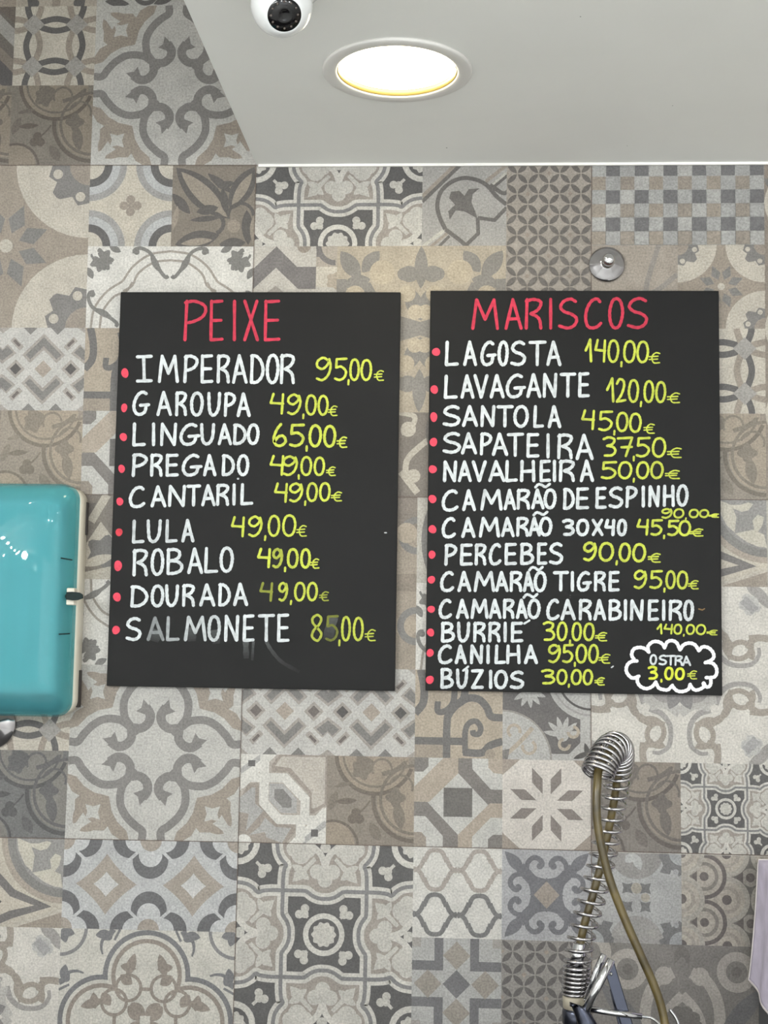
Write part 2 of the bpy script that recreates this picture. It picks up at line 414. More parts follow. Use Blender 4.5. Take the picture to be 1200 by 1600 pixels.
def leafy(u, v):
    q = Pat(u, v, 1, 1, 1, bg=(124, 112, 98)); d = (88, 83, 78); f = (142, 129, 112)
    q.leaf(.04, .03, .70, .66, .34, d).leaf(.10, .08, .67, .64, .19, f)
    q.leaf(.98, .02, .70, .55, .26, d).leaf(.95, .1, .72, .5, .12, f)
    q.leaf(.42, .1, .72, .34, .10, d).leaf(.54, .27, .74, .21, .09, d).leaf(.6, .28, .66, .6, .1, d)
    q.leaf(.30, .58, .56, .52, .12, d).leaf(.22, .68, .6, .64, .07, d).leaf(.05, .98, .58, .86, .22, d).leaf(.12, .97, .5, .92, .09, f)
    q.ring(.5, .72, .1, .15, d, 270, 430).ring(.83, .62, .13, .17, d, 180, 360).leaf(.9, .55, .93, .98, .14, d).leaf(1.03, .55, 1.0, .98, .14, f)
    q.leaf(.58, .98, .9, .95, .14, d).circ(.75, .75, .08, f).leaf(.0, .35, .22, .6, .12, d).leaf(.02, .8, .07, .5, .07, f)
def white(u, v, oy=0.0, h=1, w=2, ox=0.0):
    q = Pat(u, v, 2, w, h, bg=WW, ox=ox, oy=oy).sym('m8'); b = (150, 140, 128); d = (118, 115, 110)
    q.line([(.5, .03), (.38, .05), (.28, .12), (.215, .215)], .014, b).line([(.5, .085), (.40, .10), (.31, .165), (.275, .24), (.22, .275)], .014, b)
    q.line([(.28, .045), (.285, .02), (.32, .012), (.37, .035), (.41, .09), (.44, .15), (.475, .19), (.49, .18)], .022, d)
    q.circ(.295, .035, .018, d).leaf(.38, .05, .44, .16, .04, d)
    q.sym('m4').blob(.085, .085, .065, 7, .18, d).leaf(.02, .02, .09, .09, .04, WW).leaf(.06, .04, .15, .11, .045, d).leaf(.04, .06, .11, .15, .045, d).leaf(0, .13, .035, .2, .04, d)
    q.leaf(.13, 0, .2, .035, .04, d)
def lattice(u, v, w=2, h=1):
    for i in range(w):
        q = Pat(u + i, v, 1, 1, h, bg=(178, 174, 168)); o = (152, 144, 134); d = (118, 114, 110)
        q.sym('m4'); q.poly([(.5, .07), (.76, .33), (.66, .43), (.5, .27)], o).poly([(.5, .07), (.5, .27), (.34, .43), (.24, .33)], o)
        q.poly([(.5, .115), (.715, .33), (.66, .385), (.5, .225)], d).poly([(.5, .115), (.5, .225), (.34, .385), (.285, .33)], d)
        q.dia(.5, .5, .105, .105, (158, 144, 128)).dia(.165, .5, .115, .115, o).dia(.165, .5, .07, .07, KD if i else (104, 94, 88))
        q.poly([(0, .06), (.30, .36), (.22, .44), (.16, .38), (.0, .22)], o) if False else None
        q.poly([(0, .44), (0, .26), (.06, .20), (.17, .31)], o).poly([(0, .40), (0, .28), (.055, .225), (.13, .30)], d)
        q.poly([(.09, .16), (.14, .11), (.26, .23), (.21, .28)], o).poly([(.125, .165), (.15, .14), (.22, .21), (.195, .235)], (104, 94, 88))
        q.poly([(.25, 0), (.42, 0), (.335, .085)], d).poly([(0, 0), (.09, 0), (0, .07)], o)
def brown(u, v):
    q = Pat(u, v, 1, 1, 1, bg=TAN); d = (104, 100, 97)
    q.poly([(0, .84), (.36, .84), (.36, 1), (0, 1)], (150, 136, 118)).line([(0, .81), (.56, .81)], .085, d, False)
    q.line([(.365, 1), (.365, .62), (.39, .5), (.47, .4), (.56, .3), (.58, 0)], .085, d).line([(.47, .4), (.6, .32), (.73, .33), (.82, .42), (.87, .52), (1, .535)], .085, d)
    q.line([(0, .5), (.09, .38), (.1, .2), (.06, 0)], .09, d).line([(.26, .36), (.26, .47), (.34, .47), (.43, .38), (.45, .2), (.42, .05)], .07, d)
    q.line([(.575, .94), (.575, .7), (.62, .6), (.70, .58), (.75, .65), (.73, .72), (.67, .72), (.66, .68)], .065, d).line([(.55, .93), (.76, .935), (.86, .85), (1, .80)], .085, d)
    q.line([(.9, .1), (.8, .18), (.7, .12), (.72, 0)], .06, d)
    q.circ(.86, .95, .06, (150, 136, 118))
def qleaf(u, v):
    q = Pat(u, v, 1, 1, 1, bg=(100, 95, 93)); lg = (168, 165, 160)
    q.poly([(.55, 1), (.55, .93), (.75, .93), (.88, .8), (.88, .5), (1, .45), (1, 1)], lg).circ(0, 1.0, .54, lg).ring(0, 1, .54, .56, (142, 136, 128))
    q.circ(1, .05, .5, lg).ring(1, .05, .36, .385, KD).ring(1, .05, .43, .45, (150, 146, 142)).circ(1, .05, .18, (118, 112, 110))
    q.line([(0, .98), (.18, .82), (.34, .64)], .05, (168, 153, 132)).ring(.13, .68, .05, .085, (168, 153, 132), 120, 380).ring(.3, .86, .055, .09, (168, 153, 132), -60, 200)
    for k in range(6):
        t = math.radians(-170 + 32 * k); q.leaf(.68, .72, .68 + .22 * math.cos(t), .72 + .22 * math.sin(t), .06, lg)
    q.circ(.68, .72, .07, lg)
    for k in range(5):
        t = math.radians(20 + 32 * k); q.leaf(.3, .22, .3 + .2 * math.cos(t), .22 + .2 * math.sin(t), .06, lg)
    q.ring(.8, .68, .04, .075, (168, 153, 132), -90, 180).ring(.7, .82, .04, .075, (168, 153, 132), 0, 260)
    q.leaf(.8, .98, 1.0, .9, .06, KD).leaf(.93, .8, .98, .98, .06, KD).poly([(0, .9), (.08, .88), (.06, 1), (0, 1)], (118, 112, 108))
def hexw(u, v):
    q = Pat(u, v, 1, 1, 1, bg=(166, 155, 143)); w_ = (198, 194, 185); g = (160, 157, 153)
    q.sym('dr'); q.poly([(0, 0), (.42, 0), (0, .42)], w_) ; q.sym('id')
    q.line([(0, .2), (.28, 0)], .06, g, False).line([(.72, 1), (1, .76)], .06, g, False).poly([(.09, .07), (.17, .07), (.17, .14), (.09, .14)], K).poly([(.83, .84), (.91, .84), (.91, .92), (.83, .92)], K)
    q.poly([(.36, .12), (.45, 0), (1, 0), (1, .56), (.86, .66), (.8, .66), (.8, .45), (.55, .2), (.36, .2)], (148, 136, 124)).poly([(.4, .13), (.48, .02), (.98, .02), (.98, .54), (.87, .6), (.83, .6), (.83, .42), (.58, .15)], (178, 168, 155))
    q.poly([(0, .52), (.1, .33), (.22, .33), (.22, .55), (.45, .78), (.65, .78), (.65, .88), (.55, 1), (0, 1)], (148, 136, 124))
    q.poly([(0, .5), (.14, .38), (.18, .38), (.18, .56), (.28, .64), (.08, .88), (.11, .68), (0, .66)], g).poly([(.3, .72), (.42, .82), (.6, .83), (.5, 1), (.32, .94), (.3, .88), (.12, .92), (.24, .82)], g)
    q.line([(.0, .36), (.1, .265), (.52, .265), (.755, .5), (.755, .735), (.9, .735), (1, .63)], .105, w_, False).line([(.28, 0), (.28, .55), (.46, .735), (.76, .735)], .105, w_, False).line([(.71, .68), (.71, .95), (.6, 1.05)], .105, w_, False)
    q.poly([(.34, .33), (.5, .33), (.66, .5), (.66, .66), (.48, .66), (.34, .52)], g).poly([(.4, .39), (.5, .39), (.6, .5), (.6, .6), (.5, .6), (.4, .5)], G)
    q.circ(.06, 1.0, .09, WW)
def octo(u, v):
    q = Pat(u, v, 1, 1, 1, bg=(180, 177, 170)); t_ = (165, 149, 130); d = (120, 113, 107)
    q.poly([(0, .33), (.33, 0), (.5, 0), (.5, .17), (.17, .5), (0, .5)], t_).poly([(.5, 0), (.655, 0), (.66, .12), (.87, .345), (1, .345), (1, .5), (.84, .52), (.5, .17)], d)
    q.poly([(0, .5), (.15, .5), (.5, .86), (.5, 1), (.33, 1), (.33, .88), (.13, .66), (0, .66)], d).poly([(1, .5), (.86, .5), (.5, .86), (.5, 1), (.66, 1), (.66, .88), (.87, .66), (1, .66)], t_)
    q.rect(.335, .335, .66, .66, (104, 99, 94)).poly([(0, 0), (.16, 0), (.16, .1), (.1, .16), (0, .16)], d).poly([(.84, 0), (1, 0), (1, .17), (.9, .16), (.84, .1)], t_)
    q.poly([(1, 1), (.84, 1), (.84, .9), (.9, .85), (1, .85)], d).poly([(0, 1), (.14, 1), (.14, .9), (.09, .84), (0, .84)], B)
def star8(u, v):
    q = Pat(u, v, 1, 1, 1, bg=(196, 187, 177)); d = (128, 117, 110)
    q.sym('m4').poly([(0, 0), (.2, 0), (0, .18)], (152, 138, 124)).sym('m8').poly([(.335, .09), (.455, .215), (.455, .385), (.335, .255)], d)
def scallop(u, v):
    q = Pat(u, v, 1, 2, 1, bg=(172, 172, 172))
    d = (98, 97, 99); b = (156, 144, 130)
    def dia4(x, y, rx, ry, c, k=.36):
        o = []
        for i in range(4):
            a0 = math.pi / 2 * i; p0 = (x + rx * math.cos(a0), y + ry * math.sin(a0)); p1 = (x + rx * math.cos(a0 + math.pi / 2), y + ry * math.sin(a0 + math.pi / 2))
            for j in range(6):
                t = j / 6; mx, my = x + (p0[0] + p1[0] - 2 * x) * k, y + (p0[1] + p1[1] - 2 * y) * k
                o.append(((1 - t) ** 2 * p0[0] + 2 * t * (1 - t) * mx + t * t * p1[0], (1 - t) ** 2 * p0[1] + 2 * t * (1 - t) * my + t * t * p1[1]))
        q.poly(o, c)
    for x in (.5, 1.5):
        dia4(x, .5, .35, .34, b, .40); dia4(x, .5, .145, .14, (184, 182, 180), .42)
    for x in (0, 1, 2):
        for y, s_ in ((0, 1), (1, -1)):
            for dx, dy in ((-.235, 0), (.235, 0), (0, .225)): q.circ(x + dx, y + s_ * dy, .205, d)
            for dx in (-.155, .155): q.line([(x + dx * .4, y + s_ * .06), (x + dx * 1.9, y + s_ * .27)], .035, (180, 180, 180), False)
            for dx, dy in ((-.16, 0), (.16, 0), (0, .165)): q.circ(x + dx, y + s_ * dy, .135, (180, 180, 180))
            q.circ(x, y, .125, b)
def quatre(u, v, oy=0.0, h=2):
    q = Pat(u, v, 2, 2, h, bg=(188, 183, 171), oy=oy); d = (112, 111, 113); b = (140, 128, 116); c = (188, 183, 171)
    q.sym('m4').ring(0, 0, .135, .155, (126, 124, 124), 0, 90)
    q.sym('m8').line([(.30, 0), (.285, .03), (.28, .05), (.245, .055), (.235, .1), (.245, .14)], .035, d, w1=.01).leaf(.2, .035, .29, .02, .05, d).leaf(0, .01, .08, .03, .05, d).line([(.34, .0), (.31, .06)], .014, d)
    L4 = ((.5, .25), (.25, .5), (.75, .5), (.5, .75)); q.sym('id')
    for r, col in ((.25, d), (.222, c), (.202, b), (.178, c)):
        pts = L4
        for x, y in pts: q.circ(x, y, r, col)
        q.rect(.5 - .2 * r / .25, .5 - .2 * r / .25, .5 + .2 * r / .25, .5 + .2 * r / .25, col)
    q.sym('m8').ring(.40, .32, .062, .08, b).leaf(.39, .26, .43, .13, .055, b).leaf(.35, .2, .44, .215, .05, b).leaf(.35, .25, .42, .3, .06, b).leaf(.4, .42, .47, .5, .06, b).leaf(.45, .5, .42, .4, .05, b)
    q.line([(.46, .325), (.54, .325)], .02, b, False)
def gothic(u, v, size=2, oy=0.0, h=None, cont=1.0):
    q = Pat(u, v, size, size, h or size, bg=(150, 140, 129), oy=oy).sym('m8')
    w_ = (190, 185, 175) ; d = (88, 86, 85); g = (122, 120, 120); wl = (182, 177, 167)
    q.poly([(0, 0), (.22, 0), (.245, .08), (.275, .12), (.27, .27), (.12, .275), (.08, .245), (0, .22)], d)
    q.poly([(.262, .262), (.40, .262), (.44, .29), (.5, .304), (.5, .5), (.304, .5), (.29, .44), (.262, .40)], d)
    q.poly([(0, .43), (.07, .5), (0, .5)], d).poly([(0, .5), (.09, .5), (.03, .44), (0, .40)], d)
    q.circ(.36, .06, .055, wl).circ(.40, .03, .05, wl).circ(.32, .03, .045, wl)
    q.poly([(.435, .075), (.45, .09), (.38, .17), (.37, .2), (.315, .215), (.325, .16), (.36, .145)], wl).leaf(.345, .145, .41, .2, .04, wl).leaf(.31, .12, .4, .17, .045, wl)
    q.circ(.455, .155, .042, wl).circ(.5, .2, .042, wl).rect(.485, .08, .515, .18, wl)
    q.line([(.5, .125), (.475, .06), (.42, .01), (.38, -.01)], .035, w_)
    q.circ(.5, .02, .03, wl)
    q.line([(.222, -.01), (.230, .05), (.25, .09), (.276, .12), (.268, .145), (.262, .2), (.262, .30), (.262, .385), (.272, .408), (.290, .435), (.302, .47), (.304, .503)], .064, w_)
    q.line([(.222, -.01), (.230, .05), (.25, .09), (.276, .12), (.268, .145), (.262, .2), (.262, .30), (.262, .385), (.272, .408), (.290, .435), (.302, .47), (.304, .503)], .022, g)
    q.sym('m4').circ(0, 0, .125, w_).circ(0, 0, .09, d).blob(0, 0, .066, 10, .08, wl)
    q.sym('id').circ(.5, .5, .118, w_).circ(.5, .5, .088, d).blob(.5, .5, .066, 10, .08, wl)
    q.sym('m4')
    for cx, cy, e in ((.38, .38, 1), (.135, .135, -1)):
        for a, b in ((0, 0), (.03, -.003), (-.003, .03)): q.circ(cx + a * e * -1 + .008, cy + b * e * -1 + .008, .024, wl)
        q.line([(cx, cy), (cx + .028 * e, cy + .028 * e)], .018, wl, False)
def tulip(u, v):
    q = Pat(u, v, 1, 1, 1, bg=(156, 152, 146)); d = (102, 97, 93); b = (146, 134, 121)
    q.line([(0, .40), (.43, -.03)], .05, b, False).line([(0, .46), (.47, -.01)], .045, d, False)
    q.line([(0, 1.02), (.28, .8)], .04, (178, 172, 160), False).line([(.05, 1.06), (.31, .84)], .035, b, False).line([(.12, 1.1), (.33, .88)], .035, d, False)
    q.line([(.75, .22), (1.02, .0)], .045, b, False).line([(.82, .28), (1.05, .08)], .045, (178, 172, 160), False).line([(.83, .3), (1.06, .1)], .035, d, False)
    q.line([(.28, .8), (.21, .65), (.18, .5), (.22, .34), (.33, .23), (.47, .175), (.62, .19), (.76, .26), (.88, .4), (1.0, .5)], .05, d)
    q.line([(.28, .8), (.45, .93), (.55, 1.02)], .05, d).line([(.52, 1.0), (.67, .85), (.66, .66)], .045, d, False).line([(.66, .66), (.86, .69), (1, .54)], .045, d, False)
    q.line([(.8, .26), (.95, .36), (1.02, .34)], .05, d)
    q.poly([(.66, .67), (.5, .58), (.40, .57), (.33, .68), (.31, .58), (.39, .5), (.32, .42), (.34, .34), (.44, .33), (.5, .39), (.55, .31), (.68, .3), (.6, .37), (.585, .47), (.63, .58)], d)
def flowergrid(u, v, h=2, bg=(158, 147, 134), d=(104, 97, 91)):
    q = Pat(u, v, 1, 1, h, bg=bg); n_ = 8; s_ = 1 / n_
    for j in range(n_ * h + (0 if h == int(h) else 0)):
        for i in range(n_):
            x, y = i * s_, j * s_
            if j > n_ * h: break
            if (i + j) % 2 == 0: q.leaf(x + .006, y + .006, x + s_ - .006, y + s_ - .006, .062, d)
            else: q.leaf(x + s_ - .006, y + .006, x + .006, y + s_ - .006, .062, d)
            if i % 2 == 0 and j % 2 == 0 and (i + j) % 4 == 0: q.dia(x, y + s_, .03, .03, (150, 134, 120))
def checks(u, v):
    q = Pat(u, v, 1, 2, 1, bg=(160, 159, 155))
    for j in range(6):
        for i in range(12):
            if (i + j) % 2 == 1: q.rect(i / 6 + .003, j / 6 + .003, (i + 1) / 6 - .003, (j + 1) / 6 - .003, (108, 106, 107) if j % 2 == 0 else ((146, 134, 120) if (i // 2) % 2 else (152, 139, 123)))
            else: q.rect(i / 6 + .003, j / 6 + .003, (i + 1) / 6 - .003, (j + 1) / 6 - .003, random.choice([(162, 161, 157), (156, 155, 152), (166, 164, 159)]))
def chevron(u, v):
    q = Pat(u, v, 1, 1, 1, bg=(178, 171, 160)); d = (112, 106, 104)
    q.poly([(.27, .0), (.52, .25), (.75, .25), (.75, .52), (.54, .52), (.27, .26), (0, .52), (0, .27)], d).poly([(.27, .48), (.42, .6), (.12, .6)], (150, 142, 132))
    q.circ(.6, 0, .08, B).rect(.75, 0, 1, .25, (160, 148, 132)).rect(.75, .25, 1, .5, (184, 174, 157)).ring(.98, 0, .17, .235, d, 90, 180).rect(.75, .0, .81, .13, d)
    q.blob(.98, .42, .1, 5, .15, (160, 146, 126)).rect(0, .6, 1, 1, (150, 142, 132)).poly([(.27, .75), (.6, 1), (0, 1)], d)
def fleur(u, v):
    q = Pat(u, v, 2, 2, 2, bg=(170, 155, 131)).sym('m4'); g = (130, 124, 116)
    q.leaf(.5, .0, .5, .26, .08, g).leaf(.36, .16, .5, .18, .1, g).circ(.4, .17, .04, g).leaf(.42, .24, .5, .45, .1, g)
    q.leaf(.02, .03, .14, .2, .1, g).leaf(.15, .16, .25, .03, .09, g).leaf(.04, .24, .2, .2, .09, g).rect(.0, .2, .06, .5, g).poly([(0, .28), (.2, .22), (.3, .4), (.5, .46), (.5, .5), (0, .5)], g)
    q.circ(.27, .16, .075, (178, 161, 133)).circ(.42, .29, .05, (178, 161, 133)).circ(.11, .3, .06, (178, 161, 133)).circ(.3, .5, .06, (178, 161, 133)).circ(.47, .4, .045, (178, 161, 133))
def darkscroll(u, v, w=2):
    q = Pat(u, v, 1, w, 1, bg=(122, 112, 101)); c = (178, 168, 150); d = (106, 100, 95)
    for o in range(w):
        q.line([(o + .75, 0), (o + .95, .05), (o + .9, .2), (o + .8, .25)], .06, c).circ(o + .88, .2, .09, c).circ(o + .95, .75, .08, c)
        q.line([(o + 1.15, .3), (o + 1.0, .42), (o + .88, .55), (o + .86, .7), (o + .95, .76)], .07, c).line([(o + .8, .7), (o + 1.0, .95)], .08, c).leaf(o + .1, .1, o + .4, .7, .25, d).leaf(o + .3, .2, o + .7, .9, .2, (150, 138, 122))
def vine(u, v):
    q = Pat(u, v, 1, 1, 1, bg=(158, 145, 130)); g = (140, 132, 124)
    q.line([(.2, .6), (.5, .66), (.75, .55), (1, .35)], .06, g).line([(.62, .9), (.64, .5), (.75, .1), (.8, -.05)], .06, g).line([(.2, .15), (.34, .17)], .07, g).ring(.3, .5, .3, .33, g, 20, 110).leaf(.1, .9, .4, .75, .08, g)
def trellis(u, v):
    q = Pat(u, v, 1, 1, 1, bg=(196, 192, 184)); b = (160, 149, 139); d = (112, 110, 109)
    for y, c in ((.255, b), (.745, d)):
        for s_ in (-1, 1):
            for x in (0, .5):
                f = lambda a, h: (x + a, y + s_ * (.012 - h))
                for m in (0, 1):
                    g_ = (lambda a, h: f(a, h)) if not m else (lambda a, h: f(.5 - a, h))
                    q.line([g_(0, .0), g_(.05, .018), (g_(.09, .06)), g_(.112, .11)], .05, c)
                    q.poly([g_(.085, .095), g_(.15, .095), g_(.168, .155), g_(.105, .155)], c)
                    q.line([g_(.143, .14), g_(.16, .185), g_(.195, .22), g_(.252, .232)], .05, c)
def fleurgrey(u, v):
    q = Pat(u, v, 1, 1, 1, bg=(160, 159, 161)); d = (108, 107, 112); q.sym('m4')
    q.leaf(.03, .03, .24, .25, .13, d, .55).line([(.2, .2), (.5, .5)], .12, d, False)
    q.sym('m8').line([(.28, .27), (.285, .16), (.34, .10), (.40, .10), (.445, .145), (.44, .19)], .05, d, w1=.065).circ(.425, .185, .037, d).line([(.3, .24), (.33, .29), (.4, .33), (.5, .35)], .05, d).leaf(.18, .24, .3, .24, .04, d)
    q.sym('id').poly([(.5, .31), (.57, .40), (.69, .5), (.57, .6), (.5, .69), (.43, .6), (.31, .5), (.43, .4)], d).dia(.5, .5, .145, .15, (150, 137, 124))
def diamonds(u, v, h=1):
    q = Pat(u, v, 1, 1, h, bg=(164, 162, 158)); d = (108, 106, 108); t_ = (145, 136, 124)
    q.sym('m4').poly([(0, .25), (.25, .25), (.25, 0), (.35, 0), (.35, .355), (0, .355)], d).rect(0, 0, .10, .1, (152, 146, 138)).sym('id')
    q.dia(.5, .5, .155, .155, d)
    for a, b in ((.5, .19), (.5, .81), (.18, .5), (.82, .5)): q.dia(a, b, .155, .155, t_)
def leafcircle(u, v):
    q = Pat(u, v, 1, 1, 1, bg=(182, 171, 153)); g = (124, 121, 117); c = (186, 178, 160)
    q.circ(1, 0, .73, (160, 147, 131)).circ(1, 0, .66, g).circ(1, 0, .565, (140, 137, 133))
    q.poly([(.45, 0), (.47, .14), (.55, .3), (.64, .38), (.66, .2), (.62, .1), (.72, .14), (.8, .12), (.85, .05), (.8, .03), (.7, .06), (.6, .06)], c)
    q.poly([(.64, .39), (.78, .49), (.9, .54), (1, .55), (.97, .4), (.9, .37), (.95, .3), (.97, .2), (.9, .17), (.84, .24), (.86, .34), (.78, .36)], c)
    q.line([(.1, .3), (.42, .62), (.78, .76), (.42, .86), (.1, 1.0)], .09, (112, 107, 104), False).poly([(.5, .98), (1, .82), (1, 1), (.5, 1)], B).leaf(-.1, .75, .3, .72, .2, KD)
    q.line([(.45, .98), (1, .8)], .05, (178, 168, 152), False)
def scrolly(u, v, w=2, h=2, ox=0.0, oy=0.0):
    q = Pat(u, v, 2, w, h, bg=(193, 187, 177), ox=ox, oy=oy).sym('m8'); b = (150, 139, 126); g = (148, 143, 138)
    q.line([(.0, .30), (.06, .295), (.10, .32), (.12, .35)], .03, b)
    q.line([(.21, .36), (.25, .29), (.275, .245), (.31, .225), (.33, .21)], .03, b).ring(.335, .17, .06, .09, b, -120, 130).line([(.29, .11), (.285, .05), (.29, 0)], .03, b)
    q.line([(.33, .3), (.40, .27), (.445, .2), (.44, .1), (.39, .055), (.345, .055)], .035, g, w1=.02)
    q.line([(.33, .32), (.42, .33), (.5, .28)], .06, (172, 167, 160)).leaf(.36, .36, .5, .38, .07, g).leaf(.44, .3, .5, .44, .08, (128, 124, 122))
    q.blob(.10, .10, .055, 5, .2, (172, 168, 164)).blob(.12, .09, .03, 4, .2, (150, 148, 146)).leaf(.0, .06, .12, .0, .06, g).ring(.155, .38, .05, .08, b, 150, 390)
def circles(u, v):
    q = Pat(u, v, 1, 1, 1, bg=(112, 106, 101)); c = (168, 158, 144); d = (104, 95, 91)
    def lt(x, y): q.circ(x, y, .255, (164, 157, 145)).circ(x, y, .20, (172, 161, 146)).circ(x, y, .15, (156, 147, 135)).circ(x, y, .11, (172, 161, 146)).circ(x, y, .055, d)
    def dk(x, y, r=.25): q.circ(x, y, r, d).circ(x, y, r - .045, c).circ(x, y, r - .09, (130, 122, 114)).circ(x, y, r - .13, c).circ(x, y, .05, d)
    for y in (0, .5, 1): lt(1.02, y); lt(.5, y)
    for y in (.25, .75): dk(.25, y)
    for y in (0, .5, 1): lt(0, y)
    for y in (.25, .75):
        q.circ(.25, y, .10, c).circ(.25, y, .05, d).poly([(.1, y), (.17, y - .06), (.17, y + .06)], d); q.circ(.76, y, .10, (150, 143, 133)).circ(.76, y, .05, d).poly([(.60, y), (.68, y - .06), (.68, y + .06)], d)
def frag(u, v):
    q = Pat(u, v, 1, 1, 1, bg=(160, 159, 157)); d = (112, 110, 110); b = (142, 134, 126)
    q.circ(.5, 0, .30, (140, 136, 132)).circ(.5, 1, .30, (146, 142, 138)).leaf(.38, .12, .48, .02, .1, (166, 165, 163)).leaf(.55, .2, .48, .02, .1, (166, 165, 163))
    for a, b_ in ((.4, .4), (.6, .4), (.4, .6), (.6, .6)): q.star4(a, b_, .085, d, .5)
    q.circ(.5, .4, .06, (158, 150, 134)).circ(.6, .5, .05, (158, 150, 134))
    for sx in (0, 1):
        for sy in (0, 1):
            X = lambda a: a if not sx else 1 - a
            Y = lambda a: a if not sy else 1 - a
            q.poly([(X(.0), Y(.24)), (X(.03), Y(.26)), (X(.06), Y(.2)), (X(.11), Y(.19)), (X(.13), Y(.24)), (X(.24), Y(.22)), (X(.2), Y(.14)), (X(.25), Y(.04)), (X(.24), Y(0)), (X(0), Y(0))], d).circ(X(0), Y(0), .14, (150, 152, 152)).circ(X(.06), Y(.21), .03, (150, 150, 150))
    q.leaf(.22, .93, .42, .86, .12, (150, 146, 140)).leaf(.6, .86, .8, .93, .12, (150, 146, 140))
def heart(u, v):
    q = Pat(u, v, 2, 2, 2, bg=(124, 118, 112)).sym('mx'); c = (162, 154, 144)
    q.line([(.5, .86), (.40, .66), (.31, .5), (.30, .33), (.36, .2), (.45, .15)], .062, c).ring(.40, .17, .0, .05, c).line([(.5, .27), (.42, .36), (.39, .47), (.42, .55), (.46, .5)], .05, c).circ(.45, .55, .05, c)
    q.blob(.5, .44, .10, 5, .15, (112, 106, 100)).circ(.44, .545, .038, c)
    q.ring(.2, .14, .06, .11, c).circ(.2, .14, .03, (112, 106, 100)).leaf(.05, .22, .3, .5, .1, (108, 106, 106)).ring(.15, .85, .22, .27, c).blob(.15, .87, .1, 5, .15, c).ring(0, .05, .05, .11, c, -90, 90)
    q.leaf(.5, .0, .46, .1, .04, (112, 106, 100))
def diag(u, v):
    q = Pat(u, v, 1, 1, 1, bg=(104, 96, 88))
    q.line([(.4, -.2), (1.2, .6)], .16, (146, 142, 136), False).line([(.2, 0), (1.1, .85)], .12, (126, 113, 101), False).line([(0, .05), (1.0, 1.05)], .3, (84, 80, 79), False).line([(.5, .78), (1.1, 1.25)], .12, (128, 116, 104), False).line([(.4, .85), (1, 1.2)], .1, (152, 146, 138), False)
    q.poly([(.75, -.01), (1, -.01), (1, .22)], (104, 92, 82))
def wallstrip(u, v, w, h, c): return Pat(u, v, 1, w, h, bg=c)

# base sheet of the wall and its joints
BASE = (140, 130, 119)
# tile with scrolls and rings (upper left and lower left)
for (U, V) in ((-4, -4), (-4, 4)):
    diag(U, V + 2); rings(U + 1, V + 2); scroll(U + 2, V + 2); old(U + 1, V + 3, c=(122, 112, 100) if V < 0 else (106, 105, 104)); old(U, V + 3, c=(122, 112, 100) if V < 0 else (108, 106, 104))
q = Pat(-3, -3, 1, 1, 1, bg=(168, 156, 138)).sym('mx'); q.rect(.45, 0, .55, 1, B).line([(.2, 1), (.18, .8), (.3, .7)], .09, K).circ(.24, .96, .05, K)
q = Pat(-2, -3, 2, 2, 1, bg=(176, 173, 166)).sym('mx'); q.leaf(.05, .47, .2, .49, .05, K).ring(.3, .42, .05, .08, K, 0, 200).leaf(.35, .49, .48, .44, .05, K)
# strips of the lower left tile between dispenser and board
q = Pat(-2, 4, 2, 2, 1, bg=(124, 114, 103)); c = (178, 168, 150); q.line([(.07, .16), (.16, 0)], .05, c, False).poly([(.02, .33), (.13, .16), (.24, .3), (.28, .4), (.02, .42)], c).blob(.15, .34, .09, 5, .2, (112, 108, 104)).leaf(.02, .42, .22, .36, .06, c).poly([(.0, .47), (.3, .4), (.3, .5), (0, .5)], c).poly([(0, .05), (.1, .05), (.02, .2), (0, .2)], (110, 102, 95))
white(-2, 5, oy=1, h=1)
rings(-4, 6)
# upper left tile: large star, quarter rings, leaf, arches
star(-4, 0, 2); quarter(-2, 0); leafy(-1, 0); white(-2, 1); lattice(-4, 2); brown(-2, 2); old(-4, 3); old(-3, 3, c=(146, 133, 116)); octo(-2, 3)
wallstrip(-1, 2, 1, 2, BASE)
# centre tile under the lamp
gothic(0, 0, 2, oy=0.03, h=1)
tulip(2, 0); flowergrid(3, 0, 2); chevron(0, 1); fleur(1, 1); darkscroll(0, 3, 4); wallstrip(0, 2, 1, 1, (150, 138, 122)); wallstrip(3, 2, 1, 1, (140, 130, 118))
# upper right tile
checks(4, 0); vine(4, 1); star(5, 1, 1); wallstrip(4, 2, 1, 2, BASE); rings(5, 2); old(5, 3, c=(142, 131, 116))
q = Pat(6, 0, 2, 2, 4, bg=(138, 124, 110)); q.circ(.2, .25, .2, L_).circ(.25, .5, .2, WW).leaf(0, .1, .1, .2, .05, G).circ(.2, 1, .2, L_).circ(.2, 1.5, .2, L_).circ(.2, 1.8, .15, L_)
# centre tile behind the boards
wallstrip(0, 4, 1, 2, (150, 138, 122)); q = Pat(1, 4, 1, 1, 2, bg=(150, 136, 118)); q.poly([(.6, 0), (1, 0), (1, .45), (.75, .35)], (128, 116, 104)).ring(1.0, .45, .14, .22, G, 90, 270).circ(.88, .42, .12, TAN).circ(.88, 1.5, .13, TAN).ring(1.0, 1.5, .14, .22, G, 90, 270).line([(.6, 1), (1, 1)], .2, (136, 122, 106), False)
q = Pat(2, 4, 1, 1, 1, bg=(176, 170, 158)); q.circ(1, .5, .95, G).circ(1, .5, .8, (176, 170, 158)).circ(1, .5, .68, G).circ(1, .5, .54, (176, 170, 158)); white(2, 5, h=1, oy=0); wallstrip(3, 4, 1, 1, BASE)
lattice(0, 6); brown(2, 6); qleaf(3, 6); hexw(0, 7); old(1, 7, c=(134, 122, 108)); octo(2, 7); star8(3, 7)
